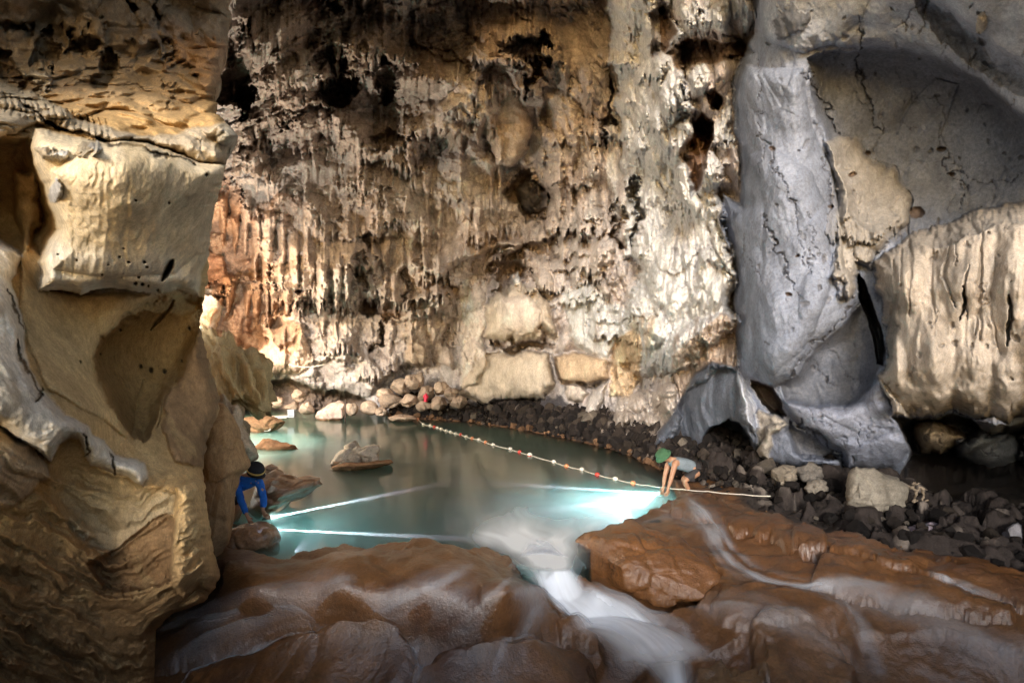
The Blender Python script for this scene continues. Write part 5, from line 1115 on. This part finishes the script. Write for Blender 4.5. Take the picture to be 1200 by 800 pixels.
# ------------------------------------------------------------------ people
SKIN = plain_mat('skin', (.42, .22, .13), .5, .1); BLUE = plain_mat('blue_cloth', (.015, .13, .52), .85, .2); BLACK = plain_mat('black_cloth', (.015, .015, .018), .8); NAVY = plain_mat('dark_cloth', (.04, .035, .035), .85)
GREYC = plain_mat('grey_cloth', (.20, .24, .27), .85, .2); GREEN = plain_mat('green_cloth', (.05, .125, .06), .85, .2); YEL = plain_mat('strap_yellow', (.62, .42, .12), .6); HAIR = plain_mat('hair', (.012, .01, .009), .6); LAMP = plain_mat('lamp_casing', (.05, .05, .055), .3, metal=.6); EYE = plain_mat('eye', (.02, .015, .01), .2)
WHITEP = plain_mat('white_print', (.75, .78, .8), .6)
def skin_mesh(name, verts, edges, radii, mat, parent, loc, levels=2, root=0):
    me = bpy.data.meshes.new(name); me.from_pydata([tuple(v_) for v_ in verts], edges, []); me.update(); me.materials.append(mat)
    o = obj(name, me, parent, loc=loc)
    o.modifiers.new('skin', 'SKIN'); o.modifiers['skin'].use_smooth_shade = True
    for i_, r_ in enumerate(radii):
        o.data.skin_vertices[0].data[i_].radius = (r_, r_) if np.isscalar(r_) else r_
        o.data.skin_vertices[0].data[i_].use_root = (i_ == root)
    s_ = o.modifiers.new('sub', 'SUBSURF'); s_.levels = levels; s_.render_levels = levels
    if name != 'body':
        tx_ = bpy.data.textures.new('folds', 'CLOUDS'); tx_.noise_scale = .07; tx_.noise_depth = 2
        d_ = o.modifiers.new('folds', 'DISPLACE'); d_.texture = tx_; d_.strength = .035; d_.mid_level = .45
    return o
def person(J, label, shirt, sleeves, shirt_mat, legs_mat, hat, base):
    """J: joints in world space. One continuous skinned body, clothes and hat as children."""
    J = {k: np.array(v_, float)-base for k, v_ in J.items()}
    V = []; E = []; R = []
    def add(p, r, par=None):
        V.append(p); R.append(r); 
        if par is not None: E.append((par, len(V)-1))
        return len(V)-1
    L = lambda a_, b_, t: a_*(1-t)+b_*t
    pel = add(J['pelvis'], .14); w1 = add(L(J['pelvis'], J['chest'], .45), .125, pel); ch = add(J['chest'], .15, w1); nk = add(J['neck'], .062, ch)
    hd = J['head']; f_ = J['face']/1.0 if 'face' in J else None
    h0 = add(L(J['neck'], hd, .45), .075, nk); h1 = add(hd, .105, h0); h2 = add(hd+(hd-J['neck'])/np.linalg.norm(hd-J['neck'])*.08, .085, h1)
    for s_ in ('L', 'R'):
        sh = add(J['sh'+s_], .072, ch); ua = add(L(J['sh'+s_], J['el'+s_], .5), .058, sh); el = add(J['el'+s_], .046, ua); fa = add(L(J['el'+s_], J['wr'+s_], .35), .050, el); wr = add(J['wr'+s_], .027, fa)
        hdv = J['ha'+s_]-J['wr'+s_]; hl = np.linalg.norm(hdv); hdv /= hl
        pm = add(J['wr'+s_]+hdv*hl*.5, .036, wr)
        side = np.cross(hdv, np.array([0, 1., 0])); side /= np.linalg.norm(side)+1e-6; fwd = np.cross(side, hdv)
        for q, (off, ln_) in enumerate([(-.033, .065), (-.011, .080), (.011, .076), (.032, .058)]):
            b0 = J['wr'+s_]+hdv*hl*.9+side*off; a1 = add(b0, .012, pm); a2 = add(b0+hdv*ln_*.5+fwd*.012, .009, a1); add(b0+hdv*ln_*.85+fwd*.035, .008, a2)
        t0 = J['wr'+s_]+hdv*hl*.35+side*.035*(1 if s_ == 'L' else -1); a1 = add(t0, .012, pm); add(t0+hdv*.05+side*.028*(1 if s_ == 'L' else -1)+fwd*.01, .009, a1)
        hp = add(J['hip'+s_], .095, pel); th = add(L(J['hip'+s_], J['kn'+s_], .5), .078, hp); kn = add(J['kn'+s_], .058, th); cf = add(L(J['kn'+s_], J['an'+s_], .35), .055, kn); an = add(J['an'+s_], .036, cf)
        fd = J['foot'+s_]-J['an'+s_]; add(J['an'+s_]+fd*.5+np.array([0, 0, -.02]), .04, an); add(J['foot'+s_], .03, len(V)-1)
    rt = empty('person', base, label=label, cat='person')
    skin_mesh('body', V, E, R, SKIN, rt, (0, 0, 0))
    # shirt
    V2 = [J['pelvis']*.85+J['chest']*.15, L(J['pelvis'], J['chest'], .5), J['chest'], L(J['chest'], J['neck'], .6)]; E2 = [(0, 1), (1, 2), (2, 3)]; R2 = [.155, .15, .17, .085]
    for s_ in ('L', 'R'):
        i0 = len(V2); V2.append(J['sh'+s_]); E2.append((2, i0)); R2.append(.078)
        if sleeves:
            for t_, r_ in ((.5, .066), (1, .060)): V2.append(L(J['sh'+s_], J['el'+s_], t_)); E2.append((len(V2)-2, len(V2)-1)); R2.append(r_)
            V2.append(L(J['el'+s_], J['wr'+s_], .45)); E2.append((len(V2)-2, len(V2)-1)); R2.append(.055)
            V2.append(L(J['el'+s_], J['wr'+s_], .85)); E2.append((len(V2)-2, len(V2)-1)); R2.append(.046)
    skin_mesh('shirt', V2, E2, R2, shirt_mat, rt, (0, 0, 0))
    V3_ = [L(J['pelvis'], J['chest'], .12), J['pelvis']]; E3 = [(0, 1)]; R3 = [.14, .16]
    for s_ in ('L', 'R'):
        V3_ += [J['hip'+s_], L(J['hip'+s_], J['kn'+s_], .45), L(J['hip'+s_], J['kn'+s_], .9 if legs_mat is NAVY else .75)]; k_ = len(V3_); E3 += [(1, k_-3), (k_-3, k_-2), (k_-2, k_-1)]; R3 += [.112, .094, .086]
    skin_mesh('shorts', V3_, E3, R3, legs_mat, rt, (0, 0, 0), root=1)
    # face
    fd = J['look']; fd = fd/np.linalg.norm(fd); upv = hd-J['neck']; upv -= fd*upv.dot(fd); upv /= np.linalg.norm(upv); sd_ = np.cross(fd, upv)
    def ball(nm, c, r, mat, sc=(1, 1, 1)):
        w = fv*r*np.array(sc); M_ = np.stack([sd_, fd, upv]); obj(nm, pymesh(nm, w @ M_+c, ff, mat), rt)
    ball('nose', hd+fd*.115-upv*.01, .02, SKIN, (.8, 1.2, 1.4)); ball('mouth', hd+fd*.102-upv*.055, .02, plain_mat('lips', (.30, .12, .10)), (1.3, .4, .4))
    for s_ in (-1, 1):
        ball('eye', hd+fd*.098+upv*.025+sd_*.035*s_, .012, EYE); ball('ear', hd+sd_*.105*s_, .025, SKIN, (.5, .8, 1.3))
    # hair / hat shells as lathes round the head
    def shell(nm, prof_, mat, tiltf=0.0, off=0.0, sq=1.0):
        n_ = 28; a = np.linspace(0, 2*math.pi, n_, endpoint=False); V_ = []; ax2 = upv*math.cos(tiltf)+fd*math.sin(tiltf); f2_ = np.cross(ax2, sd_)*-1; f2_ = np.cross(sd_, ax2)
        for r_, h_ in prof_:
            for b_ in a: V_.append(hd+ax2*h_+(sd_*math.cos(b_)*r_+f2_*math.sin(b_)*r_*sq)+fd*off)
        i = np.arange(len(prof_)*n_).reshape(-1, n_); j = np.roll(i, -1, 1)
        o = obj(nm, pymesh(nm, V_, np.stack([i[:-1], j[:-1], j[1:], i[1:]], -1).reshape(-1, 4).tolist(), mat), rt)
        m_ = o.modifiers.new('thick', 'SOLIDIFY'); m_.thickness = .008; m_ = o.modifiers.new('sub', 'SUBSURF'); m_.levels = m_.render_levels = 1; return o
    if hat == 'cap':
        shell('hair', [(.118, -.03), (.124, .02), (.118, .08), (.08, .14), (.001, .16)], HAIR, sq=1.05, off=-.012)
        shell('cap', [(.128, .045), (.134, .06), (.130, .105), (.095, .155), (.05, .172), (.001, .178)], BLACK, sq=1.1)
        shell('strap', [(.137, .045), (.140, .05), (.140, .068), (.136, .074)], YEL, sq=1.1)
        br = [hd+upv*(.045-.02*abs(math.sin(b_))**0)+sd_*math.cos(b_)*.10+fd*(.10+math.sin(b_)*.11) for b_ in np.linspace(0, math.pi, 14)]
        o = obj('cap_brim', pymesh('cap_brim', br, [list(range(14))], BLACK), rt); m_ = o.modifiers.new('thick', 'SOLIDIFY'); m_.thickness = .01
    else:
        shell('hair', [(.116, -.03), (.120, .02), (.112, .06)], HAIR, off=-.015)
        shell('bucket_hat', [(.172, .012), (.162, .026), (.130, .055), (.126, .075), (.118, .13), (.085, .155), (.001, .162)], GREEN, sq=1.1, tiltf=.15)
    return rt, (sd_, fd, upv)
def lampbody(p, d, label):
    p = np.array(p); d = np.array(d)/np.linalg.norm(d)
    r_ = empty('dive_torch', p, label=label, cat='torch')
    V, fs = tube([-d*.16, -d*.15, -d*.05, -d*.04, -d*.0], [.018, .02, .02, .03, .034], 16); obj('casing', pymesh('casing', V, fs, LAMP), r_)
    m, nt, out = new_mat('lamp_glow'); e = N(nt, 'ShaderNodeEmission', Strength=LAMP_E); e.inputs['Color'].default_value = (.85, .95, 1, 1); nt.links.new(e.outputs[0], out.inputs[0])
    V, fs = tube([d*.001, d*.006], [.03, .028], 16); obj('lens', pymesh('lens', V, fs, m), r_)
# left: blue shirt
Dl = 9.9
J = dict(pelvis=at(262, 570, 10.3), chest=at(284, 566, 9.95), neck=at(292, 556, 9.85), head=at(299, 553, 9.75), shL=at(275, 560, 9.8), elL=at(282, 585, 9.7), wrL=at(290, 605, 9.6), haL=at(294, 613, 9.55),
         shR=at(303, 562, 9.75), elR=at(309, 584, 9.7), wrR=at(308, 598, 9.65), haR=at(313, 605, 9.6), hipL=at(262, 580, 10.2), knL=at(280, 596, 9.95), anL=at(270, 614, 10.1), footL=at(282, 617, 9.95), hipR=at(258, 578, 10.45), knR=at(283, 592, 10.4), anR=at(276, 613, 10.45), footR=at(288, 616, 10.3))
base = at(272, 614, 10.1)
J['look'] = base*0+np.array([.75, -.35, -.45])
Jw = {k: (v_ if k != 'look' else v_) for k, v_ in J.items()}
Jw['look'] = J['look']+base
ptL, _ = person(Jw, 'person in a long blue shirt and black cap bending over the pool at left', True, True, BLUE, NAVY, 'cap', base)
# right: green hat, grey vest
J = dict(pelvis=at(817, 549, 12.2), chest=at(795, 541, 12.05), neck=at(786, 538, 12.0), head=at(778, 535, 11.95), shL=at(791, 543, 11.85), elL=at(787, 559, 11.8), wrL=at(783, 572, 11.75), haL=at(781, 579, 11.75),
         shR=at(783, 543, 12.2), elR=at(779, 558, 12.15), wrR=at(777.5, 570, 12.1), haR=at(776.5, 577, 12.1), hipL=at(816, 554, 12.05), knL=at(802, 563, 11.9), anL=at(808, 576, 12.0), footL=at(798, 580, 11.95), hipR=at(816, 553, 12.35), knR=at(800, 561, 12.35), anR=at(806, 575, 12.4), footR=at(796, 578, 12.3))
base = at(808, 577, 12.2); J['look'] = np.array([-.8, -.2, -.55])+base
ptR, _ = person(J, 'person in a green bucket hat and grey vest crouching at the right bank', True, False, GREYC, NAVY, 'bucket', base)
# ------------------------------------------------------------------ torches under the water, their beams, and added wide floods
def spot(p, q, power, ang, blend=.3, col=(.75, .95, 1.0), rad=.012):
    p = np.array(p, float); q = np.array(q, float)
    l = bpy.data.lights.new('torch_and_flood', 'SPOT'); l.energy = power; l.spot_size = math.radians(ang); l.spot_blend = blend; l.color = col; l.shadow_soft_size = rad
    o = bpy.data.objects.new('torch_and_flood', l); scene.collection.objects.link(o); o.location = p
    from mathutils import Vector
    o.rotation_euler = Vector(q-p).to_track_quat('-Z', 'Y').to_euler()
for (a_, b_, w_, an_, lb) in TORCHES_FLOODS:
    p = on_z(a_[0], a_[1], -.045); q = on_z(b_[0], b_[1], -.07)
    if an_ > 90: p[2] = -.55; q[2] = -.75
    spot(p, q, w_, an_)
    if lb: lampbody(p+(p-q)/np.linalg.norm(q-p)*.01, q-p, lb)
# ------------------------------------------------------------------ daylight
w = bpy.data.worlds.new('World'); scene.world = w; w.use_nodes = True; nt = w.node_tree; nt.nodes.clear()
sky = nt.nodes.new('ShaderNodeTexSky'); sky.sky_type = 'NISHITA'; sky.sun_disc = False; sky.sun_elevation = math.radians(SUN_EL); sky.sun_rotation = math.radians(SUN_AZ)
bg = nt.nodes.new('ShaderNodeBackground'); bg.inputs['Strength'].default_value = SKY_S; wo = nt.nodes.new('ShaderNodeOutputWorld')
nt.links.new(sky.outputs[0], bg.inputs[0]); nt.links.new(bg.outputs[0], wo.inputs[0])
sl = bpy.data.lights.new('sun', 'SUN'); sl.energy = SUN_E; sl.angle = math.radians(SUN_ANG); sl.color = (1.0, .98, .96); so = bpy.data.objects.new('sun', sl); scene.collection.objects.link(so)
from mathutils import Vector
az = math.radians(SUN_AZ); el = math.radians(SUN_EL); sd3 = Vector((math.sin(az)*math.cos(el), math.cos(az)*math.cos(el), math.sin(el)))   # towards the sun
so.rotation_euler = sd3.to_track_quat('Z', 'Y').to_euler(); so.location = sd3*30
for (p, e_, c_, r_) in CAVE_LAMPS:
    l = bpy.data.lights.new('cave_lamp', 'POINT'); l.energy = e_; l.color = c_; l.shadow_soft_size = r_; o = bpy.data.objects.new('cave_lamp', l); scene.collection.objects.link(o); o.location = at(*p)
vs = scene.view_settings; vs.view_transform = 'Standard'; vs.look = 'None'; vs.exposure = EXPO; vs.gamma = 1; vs.use_curve_mapping = False
scene.render.engine = 'CYCLES'; cy = scene.cycles; cy.use_denoising = True
try: cy.denoiser = 'OPENIMAGEDENOISE'
except Exception: pass
cy.use_adaptive_sampling = True; cy.adaptive_threshold = .02; cy.max_bounces = 9; cy.diffuse_bounces = 4; cy.glossy_bounces = 3; cy.transparent_max_bounces = 16; cy.volume_bounces = 7; cy.sample_clamp_indirect = 4; cy.sample_clamp_direct = 0; cy.caustics_reflective = False; cy.caustics_refractive = False
